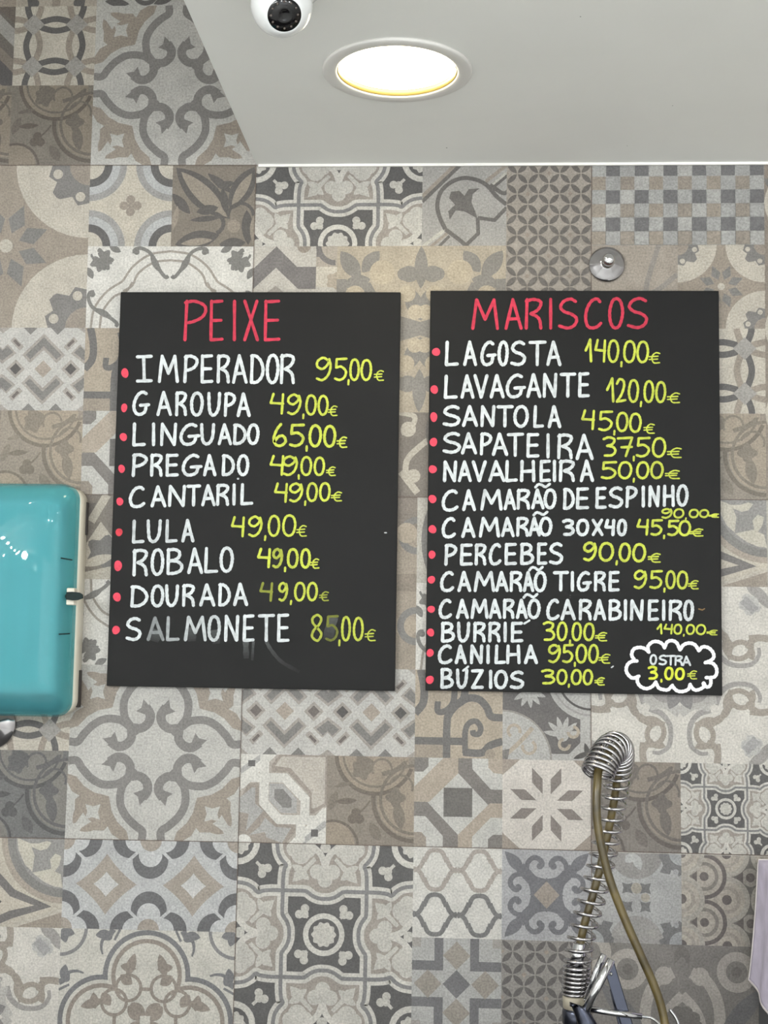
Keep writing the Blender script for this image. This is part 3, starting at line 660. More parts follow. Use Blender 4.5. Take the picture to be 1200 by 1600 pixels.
# right tile
wallstrip(4, 4, 1, 1, BASE); leafcircle(5, 4); scrolly(4, 5); old(4, 7, c=(122, 113, 105)); gothic(5, 7, 1); wallstrip(6, 4, 2, 4, (170, 162, 150)); gothic(6, 7, 1)
# bottom row
leafcircle(-3, 8); wallstrip(-4, 8, 1, 1, (150, 140, 124)); scallop(-2, 8); scrolly(-4, 9, w=2, h=2); quatre(-2, 9)
wallstrip(-4, 11, 4, 1, BASE); gothic(0, 8, 2); lattice(0, 10); brown(2, 10); hexw(0, 11); old(1, 11); octo(2, 11); star8(3, 11); quarter(4, 11); checks(5, 11)
trellis(2, 8); fleurgrey(3, 8); diamonds(2, 9); flowergrid(3, 9, 2, (138, 132, 126), (96, 91, 88))
frag(4, 8); circles(5, 8); heart(4, 9); scrolly(6, 8)
# grout joints between the laid tiles
JY = -STEP * 90
def joint(a, b, col, w=0.0011):
    (x0, z0), (x1, z1) = wallpt(*a), wallpt(*b)
    d = Vector((x1 - x0, 0, z1 - z0)).normalized(); nn = Vector((-d.z, 0, d.x)) * w / 2
    b0 = len(WV)
    for x, z, s_ in ((x0, z0, 1), (x0, z0, -1), (x1, z1, -1), (x1, z1, 1)): WV.append((x + nn.x * s_, JY, z + nn.z * s_))
    q = [WV[b0 + k] for k in range(4)]
    ar = sum(q[i - 1][0] * q[i][2] - q[i][0] * q[i - 1][2] for i in range(4))
    WF.append(tuple(range(b0, b0 + 4)) if ar > 0 else tuple(reversed(range(b0, b0 + 4)))); WC.append((*lin(col), 1))
E4 = 1e-4
for v in (-4, 0, 4, 8):
    for i in (-4, 0, 4): joint((i + E4, v + E4), (i + 4 - E4, v + E4), (98, 84, 76))
for u in (0, 4):
    for j in (-4, 0, 4, 8): joint((u + E4, j + E4), (u + E4, j + 4 - E4), (98, 84, 76)); 
for v in (8,):
    joint((4 + E4, v + .012), (8 - E4, v + .012), (186, 182, 174), .0008)
# body of the wall behind the print
ZT = 3.3; XL, XR = -2.4, 2.8
bv, bf = box_vf(XL, XR, 0.0, 0.12, 0.0, ZT); b0 = len(WV)
WV.extend(bv); WF.extend(tuple(b0 + k for k in f) for f in bf); WC.extend([(*lin(BASE), 1)] * 6)
me = bpy.data.meshes.new('wall_back'); me.from_pydata(WV, [], WF)
ca = me.color_attributes.new('Col', 'FLOAT_COLOR', 'CORNER'); arr = []
for pl, c in zip(me.polygons, WC): arr.extend(list(c) * pl.loop_total)
ca.data.foreach_set('color', arr); me.update()
struct(link('wall_back', me, TILE))

# ------------------------------------------------------------------ rest of the room
ZC = Z0 - 0.0018               # underside of the dropped ceiling
e1, e0 = at_z(287, 0, ZC), at_z(400.5, 257.5, ZC)
sl = (e1.x - e0.x) / (e1.y - e0.y); YF = -14.0
vs = []
for z in (ZC, ZT):
    vs += [(e0.x - e0.y * sl, -0.002, z), (XR, -0.002, z), (XR, YF, z), (e0.x + sl * (YF - e0.y), YF, z)]
fs = [(4, 5, 6, 7), (0, 1, 5, 4), (1, 2, 6, 5), (2, 3, 7, 6), (3, 0, 4, 7)]
fs = fs[:5]; mi = [0] * 5
lc = (at_z(502, 107, ZC) + at_z(739, 107, ZC)) / 2; lc = Vector((lc.x, (at_z(620, 58, ZC).y + at_z(620, 157, ZC).y) / 2, ZC))
R1 = 0.1125; R0 = 0.0895
hole = [Vector((lc.x + (R0 + .004) * math.cos(k * math.pi / 36), lc.y + (R0 + .004) * math.sin(k * math.pi / 36), ZC)) for k in range(72)]
from mathutils.geometry import tessellate_polygon
b0 = len(vs); vs += [tuple(h_) for h_ in hole]
idx = [0, 1, 2, 3] + list(range(b0, b0 + 72))
for tri in tessellate_polygon([[Vector(vs[k]) for k in range(4)], hole]):
    t3 = [idx[k] for k in tri]; A, B_, C_ = (Vector(vs[k]) for k in t3)
    fs.append(tuple(t3) if (B_ - A).cross(C_ - A).z < 0 else tuple(reversed(t3))); mi.append(0)
for px, py, r in ((698, 231, .0013), (907, 26, .001), (1051, 165, .0009), (980, 228, .0007)):      # specks of dirt on the paint
    c = at_z(px, py, ZC); b0 = len(vs); vs += [(c.x + r * math.cos(k * .785), c.y + r * math.sin(k * .785), ZC - 3e-5) for k in range(8)]
    fs.append(tuple(reversed(range(b0, b0 + 8)))); mi.append(1)
struct(mesh('ceiling', vs, fs, [WHITE, DARKP], midx=mi))
struct(box('trim_1', e0.x + .004, XR - .01, -0.0052, -0.0015, ZC - 0.0044, ZC, SEAL))
struct(box('added_worktop', XL, at(1184.5, 1560, 0.0).x - .01, -0.72, -0.002, 0.0, 0.84, plain('added_worktop_grey', (74, 74, 76), 0.4, 0.0, 0.05, 14)))  # unseen worktop added below the view, cuts light on the lower wall
struct(box('ceiling_left', XL, e0.x + sl * (-2.6 - e0.y) - .002, -14.0, -2.6, ZC, ZT, WHITE))
struct(box('ceiling_top', XL, 0.05, -2.6, 0.0, ZT, ZT + 0.1, WHITE))
struct(box('wall_left', XL - 0.1, XL, -14.0, 0.12, 0.0, ZT, PLASTER))
struct(box('wall_right', XR, XR + 0.1, -14.0, 0.12, 0.0, ZT, PLASTER))
struct(box('floor', XL, XR, -14.0, 0.0, -0.1, 0.0, FLOORM))

# ------------------------------------------------------------------ chalkboards
OV = [(.5, 0), (.24, .07), (.06, .3), (0, .55), (.08, .82), (.3, .98), (.55, 1), (.8, .9), (.96, .65), (1, .4), (.88, .13), (.68, .02)]
GL_ = {
 'A': [('l', (0, 1), (.46, 0)), ('l', (.46, 0), (1, 1)), ('l', (.16, .68), (.84, .66))],
 'B': [('l', (.04, 0), (0, 1)), ('s', (0, .03), (.45, 0), (.8, .1), (.8, .3), (.5, .43), (.08, .48)), ('s', (.08, .48), (.65, .5), (.98, .66), (.9, .87), (.5, .98), (0, 1))],
 'C': [('s', (.95, .1), (.75, 0), (.4, .07), (.1, .33), (0, .65), (.12, .92), (.4, 1), (.75, .96), (1, .84))],
 'D': [('l', (.08, 0), (0, 1)), ('s', (0, .02), (.4, .03), (.8, .2), (1, .5), (.85, .8), (.45, .98), (0, 1))],
 'E': [('l', (.05, 0), (0, 1)), ('l', (.03, .02), (.98, 0)), ('l', (.02, .5), (.9, .49)), ('l', (0, 1), (1, .98))],
 'G': [('s', (.85, .08), (.6, 0), (.3, .12), (.06, .4), (0, .72), (.16, .96), (.45, 1), (.75, .88), (.85, .6)), ('l', (.45, .6), (1.02, .57))],
 'H': [('l', (.03, 0), (0, 1)), ('l', (.95, 0), (1, 1)), ('l', (0, .53), (1, .5))],
 'I': [('l', (.45, .02), (.5, 1)), ('l', (0, .02), (1, 0)), ('l', (0, 1), (1, .98))],
 'i': [('l', (.5, 0), (.45, 1))],
 'L': [('l', (.08, 0), (0, 1)), ('l', (0, 1), (1, .97))],
 'M': [('l', (0, 1), (.16, 0)), ('l', (.16, 0), (.5, .68)), ('l', (.5, .68), (.86, .0)), ('l', (.86, 0), (1, 1))],
 'N': [('l', (0, 1), (.06, 0)), ('l', (.06, 0), (.9, 1)), ('l', (.9, 1), (1, 0))],
 'O': [('c',) + tuple(OV)],
 'P': [('l', (.1, 0), (0, 1)), ('s', (.03, .04), (.45, 0), (.9, .1), (1, .25), (.8, .42), (.4, .53), (.08, .56))],
 'R': [('l', (.06, 0), (0, 1)), ('s', (.0, .06), (.45, 0), (.9, .06), (.95, .2), (.72, .38), (.3, .5)), ('s', (.3, .5), (.65, .58), (.88, .72), (.96, 1))],
 'S': [('s', (.95, .08), (.65, 0), (.25, .08), (.06, .28), (.3, .44), (.7, .52), (1, .68), (.88, .9), (.5, 1), (0, .93))],
 'T': [('l', (0, .02), (1, 0)), ('l', (.5, .02), (.48, 1))],
 'U': [('s', (0, 0), (.02, .5), (.1, .85), (.38, 1), (.7, .9), (.92, .6), (1, 0))],
 'V': [('l', (0, 0), (.5, 1)), ('l', (.5, 1), (1, 0))],
 'X': [('l', (0, 0), (1, 1)), ('l', (.95, 0), (0, 1))],
 'Z': [('l', (0, .02), (1, 0)), ('l', (1, 0), (0, 1)), ('l', (0, 1), (1, .98))],
 '0': [('c',) + tuple(OV)],
 '1': [('l', (0, .5), (.75, 0)), ('l', (.75, 0), (.9, 1))],
 '2': [('s', (0, .2), (.3, .0), (.75, .05), (.85, .3), (.5, .7), (0, 1)), ('l', (0, 1), (1, .93))],
 '3': [('s', (0, .1), (.45, 0), (.9, .12), (.75, .36), (.3, .46)), ('s', (.3, .46), (.8, .52), (1, .75), (.7, .96), (.1, .98))],
 '4': [('l', (.2, 0), (0, .46)), ('l', (0, .46), (.9, .50)), ('l', (.9, .02), (.8, 1))],
 '5': [('l', (.15, .02), (1, 0)), ('l', (.15, .02), (.1, .42)), ('s', (.1, .42), (.55, .38), (.95, .6), (.8, .88), (.4, 1), (0, .94))],
 '6': [('s', (.6, 0), (.25, .25), (0, .65), (.15, .95), (.6, 1), (.98, .8), (.8, .56), (.4, .58), (.08, .8))],
 '7': [('l', (0, .04), (1, 0)), ('l', (1, 0), (.55, 1)), ('l', (.25, .52), (.98, .5))],
 '8': [('c', (.6, 0), (.15, .12), (.2, .32), (.6, .52), (.95, .75), (.6, 1), (.1, .85), (.25, .6), (.7, .4), (.95, .15))],
 '9': [('s', (.85, .14), (.5, 0), (.1, .14), (.05, .38), (.4, .5), (.78, .32), (.9, .06)), ('s', (.9, .06), (1, .4), (.8, .8), (.4, 1), (.02, .93))],
 ',': [('l', (.6, 0), (.3, 1))],
 '€': [('s', (1, .08), (.65, 0), (.32, .25), (.26, .6), (.45, .95), (1, .96)), ('l', (0, .38), (.85, .33)), ('l', (0, .64), (.8, .6))],
 '~': [('s', (0, .9), (.2, .2), (.45, .35), (.7, .8), (1, .1))],
 '´': [('l', (0, 1), (1, 0))],
 '.': [('l', (.3, .5), (.6, .6))],
}
class Ink:                     # flat strokes of paint on a board face
    def __init__(s, d, crop): s.v, s.f, s.c, s.d, s.k = [], [], [], d, 0; s.crop = crop
    def pt(s, x, y, k=None):
        ox, oy, m = s.crop
        p = at(ox + x / m, oy + y / m, s.d); p.y -= 1e-5 * (k if k is not None else s.k); return p
    def ribbon(s, P, w, col, a=1.0, cap=True, closed=False, fade=None):
        s.k += 1; n_ = len(P); b0 = len(s.v); w2 = w / 2
        for i in range(n_):
            p0 = P[(i - 1) % n_] if (closed or i) else P[0]; p1 = P[(i + 1) % n_] if (closed or i < n_ - 1) else P[-1]
            t = Vector((p1[0] - p0[0], p1[1] - p0[1], 0)); t = t.normalized() if t.length > 1e-9 else Vector((1, 0, 0))
            ww = w2 * (1 + .10 * math.sin(i * 1.7 + s.k))
            s.v.append(s.pt(P[i][0] - t.y * ww, P[i][1] + t.x * ww)); s.v.append(s.pt(P[i][0] + t.y * ww, P[i][1] - t.x * ww))
        for i in range(n_ if closed else n_ - 1):
            j = (i + 1) % n_
            s.f.append((b0 + 2 * i, b0 + 2 * i + 1, b0 + 2 * j + 1, b0 + 2 * j))
            s.c.append((*lin(col), a if fade is None else a + (fade - a) * i / n_))
        if cap and not closed:
            for e, q in ((0, 1), (n_ - 1, -2)):
                o = P[e]; r_ = P[q]; t = Vector((o[0] - r_[0], o[1] - r_[1])); ang = math.atan2(t.y, t.x); c0 = len(s.v)
                for k in range(7):
                    A = ang - math.pi / 2 + math.pi * k / 6; s.v.append(s.pt(o[0] + w2 * math.cos(A) * .95, o[1] + w2 * math.sin(A) * .95))
                s.f.append(tuple(range(c0, c0 + 7))); s.c.append((*lin(col), a))
    def glyph(s, ch, x0, x1, y0, y1, w, col, a=1.0):
        for st in GL_[ch]:
            pts = [(x0 + (x1 - x0) * p[0] + random.uniform(-.4, .4), y0 + (y1 - y0) * p[1] + random.uniform(-.4, .4)) for p in st[1:]]
            aa = a - random.uniform(0, .12)
            if st[0] == 'l': s.ribbon([(pts[0][0] + (pts[1][0] - pts[0][0]) * k / 4, pts[0][1] + (pts[1][1] - pts[0][1]) * k / 4) for k in range(5)], w, col, aa)
            else:
                P = [tuple(q[:2]) for q in catmull([(p[0], p[1], 0) for p in pts], 6, st[0] == 'c')]
                s.ribbon(P, w, col, aa, closed=st[0] == 'c')
    def word(s, text, xs, yl0, yl1, yr0=None, yr1=None, w=12.5, col=(212, 218, 220), a=.95, price=False, alphas=None):
        yr0 = yl0 if yr0 is None else yr0; yr1 = yl1 if yr1 is None else yr1
        X0, X1 = xs[0], xs[-1]
        for i, ch in enumerate(text):
            x0, x1 = xs[2 * i], xs[2 * i + 1]; t = ((x0 + x1) / 2 - X0) / (X1 - X0)
            y0 = yl0 + (yr0 - yl0) * t; y1 = yl1 + (yr1 - yl1) * t; h = y1 - y0; ww = w
            if ch == ',': y0, y1 = y1 - .06 * h, y1 + .2 * h; ww = w * .85
            elif ch == '€' and price: y0, y1 = y1 - .50 * h, y1 + .03 * h; ww = w * .55
            ins = ww / 2
            s.glyph(ch, x0 + ins, max(x1 - ins, x0 + ins), y0 + ins * .7, y1 - ins * .7, ww, col, a if not alphas else alphas[i])
    def dot(s, x, y, rx, ry, col, a=.95):
        s.k += 1; c0 = len(s.v)
        for k in range(20):
            t = 2 * math.pi * k / 20; r = 1 + .05 * math.sin(2 * t + x) + .03 * math.sin(3 * t + y); s.v.append(s.pt(x + rx * r * math.cos(t), y + ry * r * math.sin(t)))
        s.f.append(tuple(range(c0, c0 + 20))); s.c.append((*lin(col), a))
    def build(s, name, parent):
        f2 = []
        for f in s.f:
            q = [s.v[k] for k in f]; ar = sum(q[i - 1].x * q[i].z - q[i].x * q[i - 1].z for i in range(len(q)))
            f2.append(f if ar > 0 else tuple(reversed(f)))
        me = bpy.data.meshes.new(name); me.from_pydata([tuple(v) for v in s.v], [], f2)
        ca = me.color_attributes.new('Col', 'FLOAT_COLOR', 'CORNER'); arr = []
        for pl, c in zip(me.polygons, s.c): arr.extend(list(c) * pl.loop_total)
        ca.data.foreach_set('color', arr); me.update()
        return link(name, me, PAINT, parent)
RED = (206, 58, 82); DOTC = (226, 74, 94); YEL = (196, 207, 78); WHT = (212, 218, 220)
BT = 0.014                     # thickness the board stands off the wall (front face)
def chalkboard(x0, x1, v0, v1, label):
    z1, z0 = Z0 - v0, Z0 - v1
    t = thing('chalkboard', ((x0 + x1) / 2, -0.0025, z0), label, 'chalkboard')
    v, f = box_vf(x0, x1, -BT, -0.0025, z0, z1)
    o = mesh('panel', v, f, [BOARD, EDGE], t, midx=[1, 1, 0, 1, 1, 1])
    bv_ = o.modifiers.new('bevel', 'BEVEL'); bv_.width = 0.0012; bv_.segments = 2
    return t
dF = BT + 0.0004
FULL = {'CAMARAO': 'CAMARÃO', 'DEESPiNHO': 'DE ESPINHO', 'BURRiE': 'BURRIÉ', 'BUZiOS': 'BÚZIOS'}
def line_of(parent, crop, name, *a, **k):
    i = Ink(dF, crop); i.word(*a, **k); o = i.build(name, parent)
    o['label'] = {'heading': 'red hand-painted heading ', 'item_name': 'white lettering ', 'price': 'lime green price '}[name] + FULL.get(a[0], a[0].replace('i', 'I'))
    return o
def dots_of(parent, crop, L):
    for x, y, rx, ry, *c in L:
        i = Ink(dF, crop); i.dot(x, y, rx, ry, c[0] if c else DOTC); i.build('bullet_dot', parent)
b1 = chalkboard(-0.2355, 0.2650, 0.2388, 0.9368, 'black chalkboard headed PEIXE in red, a list of fish with lime green prices')
C1, C2 = (160, 440, 2.5), (160, 740, 2.5)
def nm(par, crop, *a, **k): return line_of(par, crop, 'item_name', *a, **k)
def pr(par, crop, *a, **k):
    k.setdefault('w', 9.5); k.setdefault('col', YEL); return line_of(par, crop, 'price', *a, price=True, **k)
line_of(b1, C1, 'heading', 'PEiXE', [316, 410, 418, 474, 508, 524, 550, 612, 630, 696], 72, 232, w=12, col=RED, a=.86)
nm(b1, C1, 'IMPERADOR', [130, 197, 216, 299, 316, 376, 383, 434, 446, 500, 506, 568, 576, 634, 638, 692, 693, 754], 288, 393, 283, 400)
nm(b1, C1, 'GAROUPA', [117, 186, 211, 272, 284, 332, 342, 396, 410, 464, 474, 522, 524, 580], 426, 522, 435, 528)
nm(b1, C1, 'LiNGUADO', [116, 170, 192, 208, 225, 292, 301, 382, 382, 441, 450, 507, 510, 564, 564, 614], 551, 643, 556, 636)
nm(b1, C1, 'PREGADO', [114, 178, 186, 237, 246, 299, 310, 390, 393, 446, 466, 518, 525, 574], 672, 762, 676, 758)
nm(b1, C2, 'CANTARiL', [103, 168, 188, 250, 256, 327, 328, 386, 386, 443, 444, 497, 506, 523, 538, 590], 50, 134, 38, 122)
nm(b1, C2, 'LULA', [115, 165, 173, 232, 245, 294, 308, 360], 181, 272, 178, 267, a=.86)
nm(b1, C2, 'ROBALO', [117, 180, 188, 242, 250, 317, 331, 394, 397, 453, 457, 514], 296, 402, 286, 384)
nm(b1, C2, 'DOURADA', [109, 180, 188, 242, 245, 300, 311, 363, 378, 442, 452, 502, 510, 570], 438, 522, 426, 516)
nm(b1, C2, 'SALMONETE', [90, 153, 173, 243, 248, 302, 318, 408, 410, 463, 475, 535, 548, 595, 607, 675, 682, 731], 562, 652, 548, 657, alphas=[.92, .42, .55, .72, .78, .92, .95, .9, .95])
i = Ink(dF, C1); i.dot(530, 770, 4.5, 4, (190, 196, 198)); i.build('stray_dot', b1)
i = Ink(dF, C2); i.dot(1106, 231, 6, 2.5, (200, 204, 204)); i.build('stray_dot', b1)
P49 = '49,00€'
pr(b1, C1, '95,00€', [832, 896, 904, 958, 955, 968, 964, 1006, 1008, 1054, 1060, 1100], 292, 388, 308, 386)
pr(b1, C1, P49, [653, 716, 720, 778, 780, 790, 792, 838, 840, 884, 880, 919], 434, 518, 446, 524)
pr(b1, C1, '65,00€', [664, 722, 728, 792, 792, 804, 805, 858, 862, 914, 914, 957], 552, 644, 564, 648, w=11)
pr(b1, C1, P49, [653, 716, 702, 764, 762, 772, 773, 820, 825, 870, 873, 912], 676, 758, 688, 758)
pr(b1, C2, P49, [670, 730, 728, 785, 786, 798, 797, 842, 846, 892, 892, 937], 36, 114, 34, 106)
pr(b1, C2, P49, [502, 562, 568, 626, 630, 642, 645, 695, 702, 758, 757, 799], 168, 248, 158, 244)
pr(b1, C2, P49, [604, 664, 662, 706, 708, 720, 720, 767, 772, 815, 811, 848], 290, 368, 294, 370, w=10.5, alphas=[.95, .7, .9, .85, .95, .95])
pr(b1, C2, P49, [613, 672, 686, 726, 730, 744, 748, 794, 798, 842, 846, 885], 424, 500, 424, 496, alphas=[.45, .8, .9, .88, .9, .6])
pr(b1, C2, '85,00€', [810, 862, 870, 924, 920, 932, 932, 971, 978, 1021, 1024, 1068], 547, 656, 566, 652, alphas=[.72, .3, .85, .8, .85, .85])
DK = (206, 62, 74)
dots_of(b1, C1, [(88, 357, 14, 19), (85, 493, 12, 17), (82, 607, 14, 16), (75, 731, 13, 16)])
dots_of(b1, C2, [(68, 109, 14, 15), (65, 229, 13, 16, DK), (61, 360, 16, 20), (57, 482, 15, 18), (53, 611, 15, 17)])
# wiped chalk under the last line
for x, y, x2, y2, w in ((215, 610, 200, 655, 40), (345, 600, 350, 655, 34), (440, 610, 445, 665, 30), (560, 655, 562, 722, 22), (590, 655, 585, 730, 10), (900, 560, 880, 650, 40)):
    i = Ink(BT + .0002, C2); i.ribbon([(x + (x2 - x) * k / 6, y + (y2 - y) * k / 6) for k in range(7)], w, (200, 206, 206), .10, cap=False, fade=0.0); i.build('chalk_smear', b1)
i = Ink(BT + .0002, C2); i.ribbon([tuple(q[:2]) for q in catmull([(640, 655, 0), (660, 690, 0), (700, 735, 0), (770, 775, 0)], 6)], 14, (200, 206, 206), .09, cap=False, fade=0.0)
i.build('chalk_smear', b1)

b2 = chalkboard(0.3172, 0.8190, 0.2360, 0.9348, 'black chalkboard headed MARISCOS in red, a shellfish list with a cloud outline in its corner')
C3, C4 = (650, 440, 2.449), (650, 740, 2.449)
line_of(b2, C3, 'heading', 'MARiSCOS', [211, 318, 338, 408, 416, 486, 508, 523, 543, 620, 643, 713, 735, 796, 806, 888], 66, 184, 60, 180, w=12, col=RED, a=.9)
nm(b2, C3, 'LAGOSTA', [110, 164, 180, 234, 246, 308, 312, 355, 360, 421, 430, 500, 498, 557], 227, 322)
nm(b2, C3, 'LAVAGANTE', [106, 160, 170, 224, 220, 278, 282, 340, 343, 420, 422, 480, 484, 541, 549, 614, 620, 665], 358, 448, 348, 442)
nm(b2, C3, 'SANTOLA', [101, 170, 176, 238, 246, 304, 308, 374, 372, 432, 448, 490, 503, 556], 474, 553, 474, 560)
nm(b2, C3, 'SAPATEiRA', [101, 172, 172, 234, 244, 292, 290, 353, 347, 414, 422, 473, 498, 513, 540, 602, 610, 680], 576, 655, 584, 684)
nm(b2, C3, 'NAVALHEiRA', [103, 158, 160, 214, 213, 271, 276, 342, 340, 390, 398, 457, 472, 517, 522, 537, 546, 610, 626, 682], 686, 766, 682, 766)
nm(b2, C4, 'CAMARAO', [98, 163, 176, 230, 246, 332, 335, 384, 385, 438, 440, 492, 488, 538], 62, 145, 58, 134)
def acc(crop, ch, x0, x1, y0, y1, w=10):
    i = Ink(dF, crop); i.glyph(ch, x0, x1, y0, y1, w, WHT, .95); i.build('accent_mark', b2)
acc(C4, '~', 457, 512, 38, 54)
nm(b2, C4, 'DEESPiNHO', [562, 608, 612, 663, 686, 730, 736, 793, 801, 848, 862, 877, 888, 934, 944, 990, 996, 1043], 56, 138, 42, 124)
nm(b2, C4, 'CAMARAO', [98, 153, 173, 228, 240, 322, 325, 378, 383, 433, 430, 478, 470, 522], 168, 247, 166, 238); acc(C4, '~', 450, 502, 146, 160)
nm(b2, C4, '30X40', [558, 608, 612, 663, 672, 718, 720, 766, 768, 808], 174, 238)
nm(b2, C4, 'PERCEBES', [108, 158, 168, 218, 224, 271, 278, 328, 338, 387, 398, 453, 462, 503, 508, 563], 270, 352, 264, 347)
nm(b2, C4, 'CAMARAO', [92, 147, 158, 212, 220, 303, 303, 355, 358, 408, 408, 453, 450, 500], 374, 452); acc(C4, '~', 434, 484, 356, 372)
nm(b2, C4, 'TiGRE', [523, 586, 591, 606, 615, 673, 680, 728, 736, 780], 374, 450)
nm(b2, C4, 'CAMARAO', [86, 138, 153, 203, 208, 278, 278, 328, 332, 378, 382, 428, 426, 477], 480, 555); acc(C4, '~', 412, 464, 460, 476)
nm(b2, C4, 'CARABiNEiRO', [498, 550, 552, 612, 622, 674, 678, 728, 736, 788, 794, 809, 818, 872, 886, 930, 940, 955, 966, 1020, 1022, 1064], 480, 560, 484, 563)
nm(b2, C4, 'BURRiE', [95, 150, 157, 208, 218, 268, 276, 325, 334, 349, 362, 411], 568, 645); acc(C4, '´', 414, 434, 562, 574, 8)
nm(b2, C4, 'CANiLHA', [83, 140, 148, 195, 206, 258, 268, 283, 300, 345, 345, 400, 413, 467], 655, 728)
nm(b2, C4, 'BUZiOS', [93, 145, 153, 200, 210, 260, 278, 293, 298, 352, 358, 414], 744, 822, 756, 824); acc(C4, '´', 180, 200, 738, 754, 8)
pr(b2, C3, '140,00€', [645, 677, 682, 732, 732, 778, 780, 792, 792, 842, 843, 892, 890, 935], 218, 308, 230, 312)
pr(b2, C3, '120,00€', [727, 762, 764, 806, 810, 854, 855, 867, 870, 912, 915, 958, 960, 1011], 366, 462, 388, 464)
pr(b2, C3, '45,00€', [632, 690, 696, 755, 754, 764, 765, 813, 815, 864, 870, 914], 488, 566, 508, 582)
pr(b2, C3, '37,50€', [713, 768, 768, 832, 828, 838, 840, 898, 902, 958, 960, 1017], 592, 670, 598, 674)
pr(b2, C3, '50,00€', [706, 770, 772, 828, 828, 839, 842, 893, 896, 948, 952, 1010], 688, 756, 688, 754)
pr(b2, C4, '90,00€', [938, 982, 984, 1027, 1028, 1038, 1043, 1083, 1083, 1122, 1118, 1160], 132, 172, 138, 168, w=7.5)
pr(b2, C4, '45,50€', [843, 896, 896, 945, 944, 955, 960, 1008, 1003, 1053, 1046, 1100], 172, 236, 182, 240)
pr(b2, C4, '90,00€', [638, 693, 698, 758, 762, 774, 775, 823, 827, 881, 886, 937], 260, 334, 270, 340, w=10.5)
pr(b2, C4, '95,00€', [832, 885, 892, 945, 945, 956, 954, 994, 997, 1042, 1040, 1082], 368, 440, 374, 442)
pr(b2, C4, '140,00€', [920, 945, 947, 987, 985, 1019, 1020, 1030, 1032, 1068, 1070, 1110, 1111, 1154], 574, 614, 578, 618, w=7.5)
pr(b2, C4, '30,00€', [484, 533, 538, 580, 584, 595, 595, 635, 640, 684, 684, 732], 564, 640, 574, 640)
pr(b2, C4, '95,00€', [504, 555, 558, 604, 604, 612, 610, 655, 658, 700, 698, 744], 652, 724, 654, 726)
pr(b2, C4, '30,00€', [478, 533, 537, 580, 580, 590, 592, 635, 637, 678, 682, 723], 748, 806, 750, 810)
dots_of(b2, C3, [(77, 269, 15, 16), (70, 413, 14, 17), (68, 518, 14, 18), (67, 614, 15, 16), (64, 718, 15, 16)])
dots_of(b2, C4, [(63, 97, 15, 16), (63, 213, 15, 16), (61, 310, 14, 15), (59, 406, 14, 15), (58, 519, 14, 14), (56, 608, 14, 15), (54, 686, 14, 15), (53, 789, 15, 16)])
CC = (960, 980, 6.6667)
i = Ink(dF, CC)
bumps = [[(205, 335), (180, 290), (200, 230), (260, 210), (320, 225), (360, 260)], [(355, 250), (350, 200), (395, 155), (450, 150), (500, 175), (522, 215)], [(522, 215), (550, 155), (600, 140), (650, 165), (682, 235)],
         [(685, 235), (720, 185), (780, 165), (840, 185), (880, 245)], [(880, 245), (920, 205), (980, 215), (1025, 260), (1035, 310), (1005, 345), (945, 370)], [(950, 365), (1020, 375), (1060, 420), (1065, 480), (1035, 520), (955, 525)],
         [(1000, 530), (1005, 575), (990, 615), (955, 620), (930, 580)], [(925, 585), (930, 620), (880, 650), (830, 650), (785, 600)], [(790, 595), (770, 645), (710, 670), (650, 660), (600, 610)], [(605, 605), (560, 650), (510, 650), (460, 630), (430, 570)],
         [(430, 575), (390, 620), (330, 640), (270, 615), (240, 570), (240, 530)], [(255, 510), (190, 530), (140, 490), (122, 440), (140, 385), (185, 355), (235, 352)]]
for bp_ in bumps: i.ribbon([tuple(q[:2]) for q in catmull([(x, y, 0) for x, y in bp_], 7)], 36, (240, 242, 244), 1.0)
i.build('cloud_outline', b2)
nm(b2, CC, 'OSTRA', [366, 445, 458, 548, 535, 640, 625, 715, 705, 800], 282, 390, 300, 405, w=21, a=.92)
i = Ink(dF, CC)
i.word('3,00', [345, 455, 478, 498, 518, 618, 628, 735], 400, 545, 425, 552, w=27, col=(214, 222, 70)); i.glyph('€', 764, 856, 455, 540, 13, YEL, .95); i.build('price', b2)
i = Ink(dF, C4)
i.ribbon([(1082, 518), (1096, 522), (1104, 517)], 5, (150, 120, 80), .7); i.build('stray_mark', b2); i = Ink(dF, C4); i.ribbon([(748, 742), (755, 737)], 5, (210, 214, 214), .8); i.build('stray_mark', b2)

# ------------------------------------------------------------------ recessed lamp
lt_ = thing('recessed_downlight', lc, 'round white recessed lamp glowing warm in the dropped white ceiling', 'ceiling lamp')
lathe('trim', lc, (0, 0, -1), [(0.0, R1), (0.003, R1), (0.0045, R1 - .003), (0.0045, R0 + .004), (0.003, R0 + .001), (-0.0095, R0 - .001), (-0.0095, R0 + .003), (0.0, R0 + .008)], TRIMW, lt_, seg=72, closed=True)
RIMM = plain('glow_tinted_lamp_rim', (128, 113, 58), 0.5, 0, 0.01, 10)  # yellow glow of the diffuser put into the rim's base colour
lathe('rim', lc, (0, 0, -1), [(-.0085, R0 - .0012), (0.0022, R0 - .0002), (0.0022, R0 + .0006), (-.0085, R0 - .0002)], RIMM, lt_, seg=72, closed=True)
lathe('diffuser', lc, (0, 0, -1), [(-0.0095, R0 - .002), (-0.0065, R0 - .003), (-0.006, R0 * .5), (-0.006, 0.0)], GLOW, lt_, seg=72)

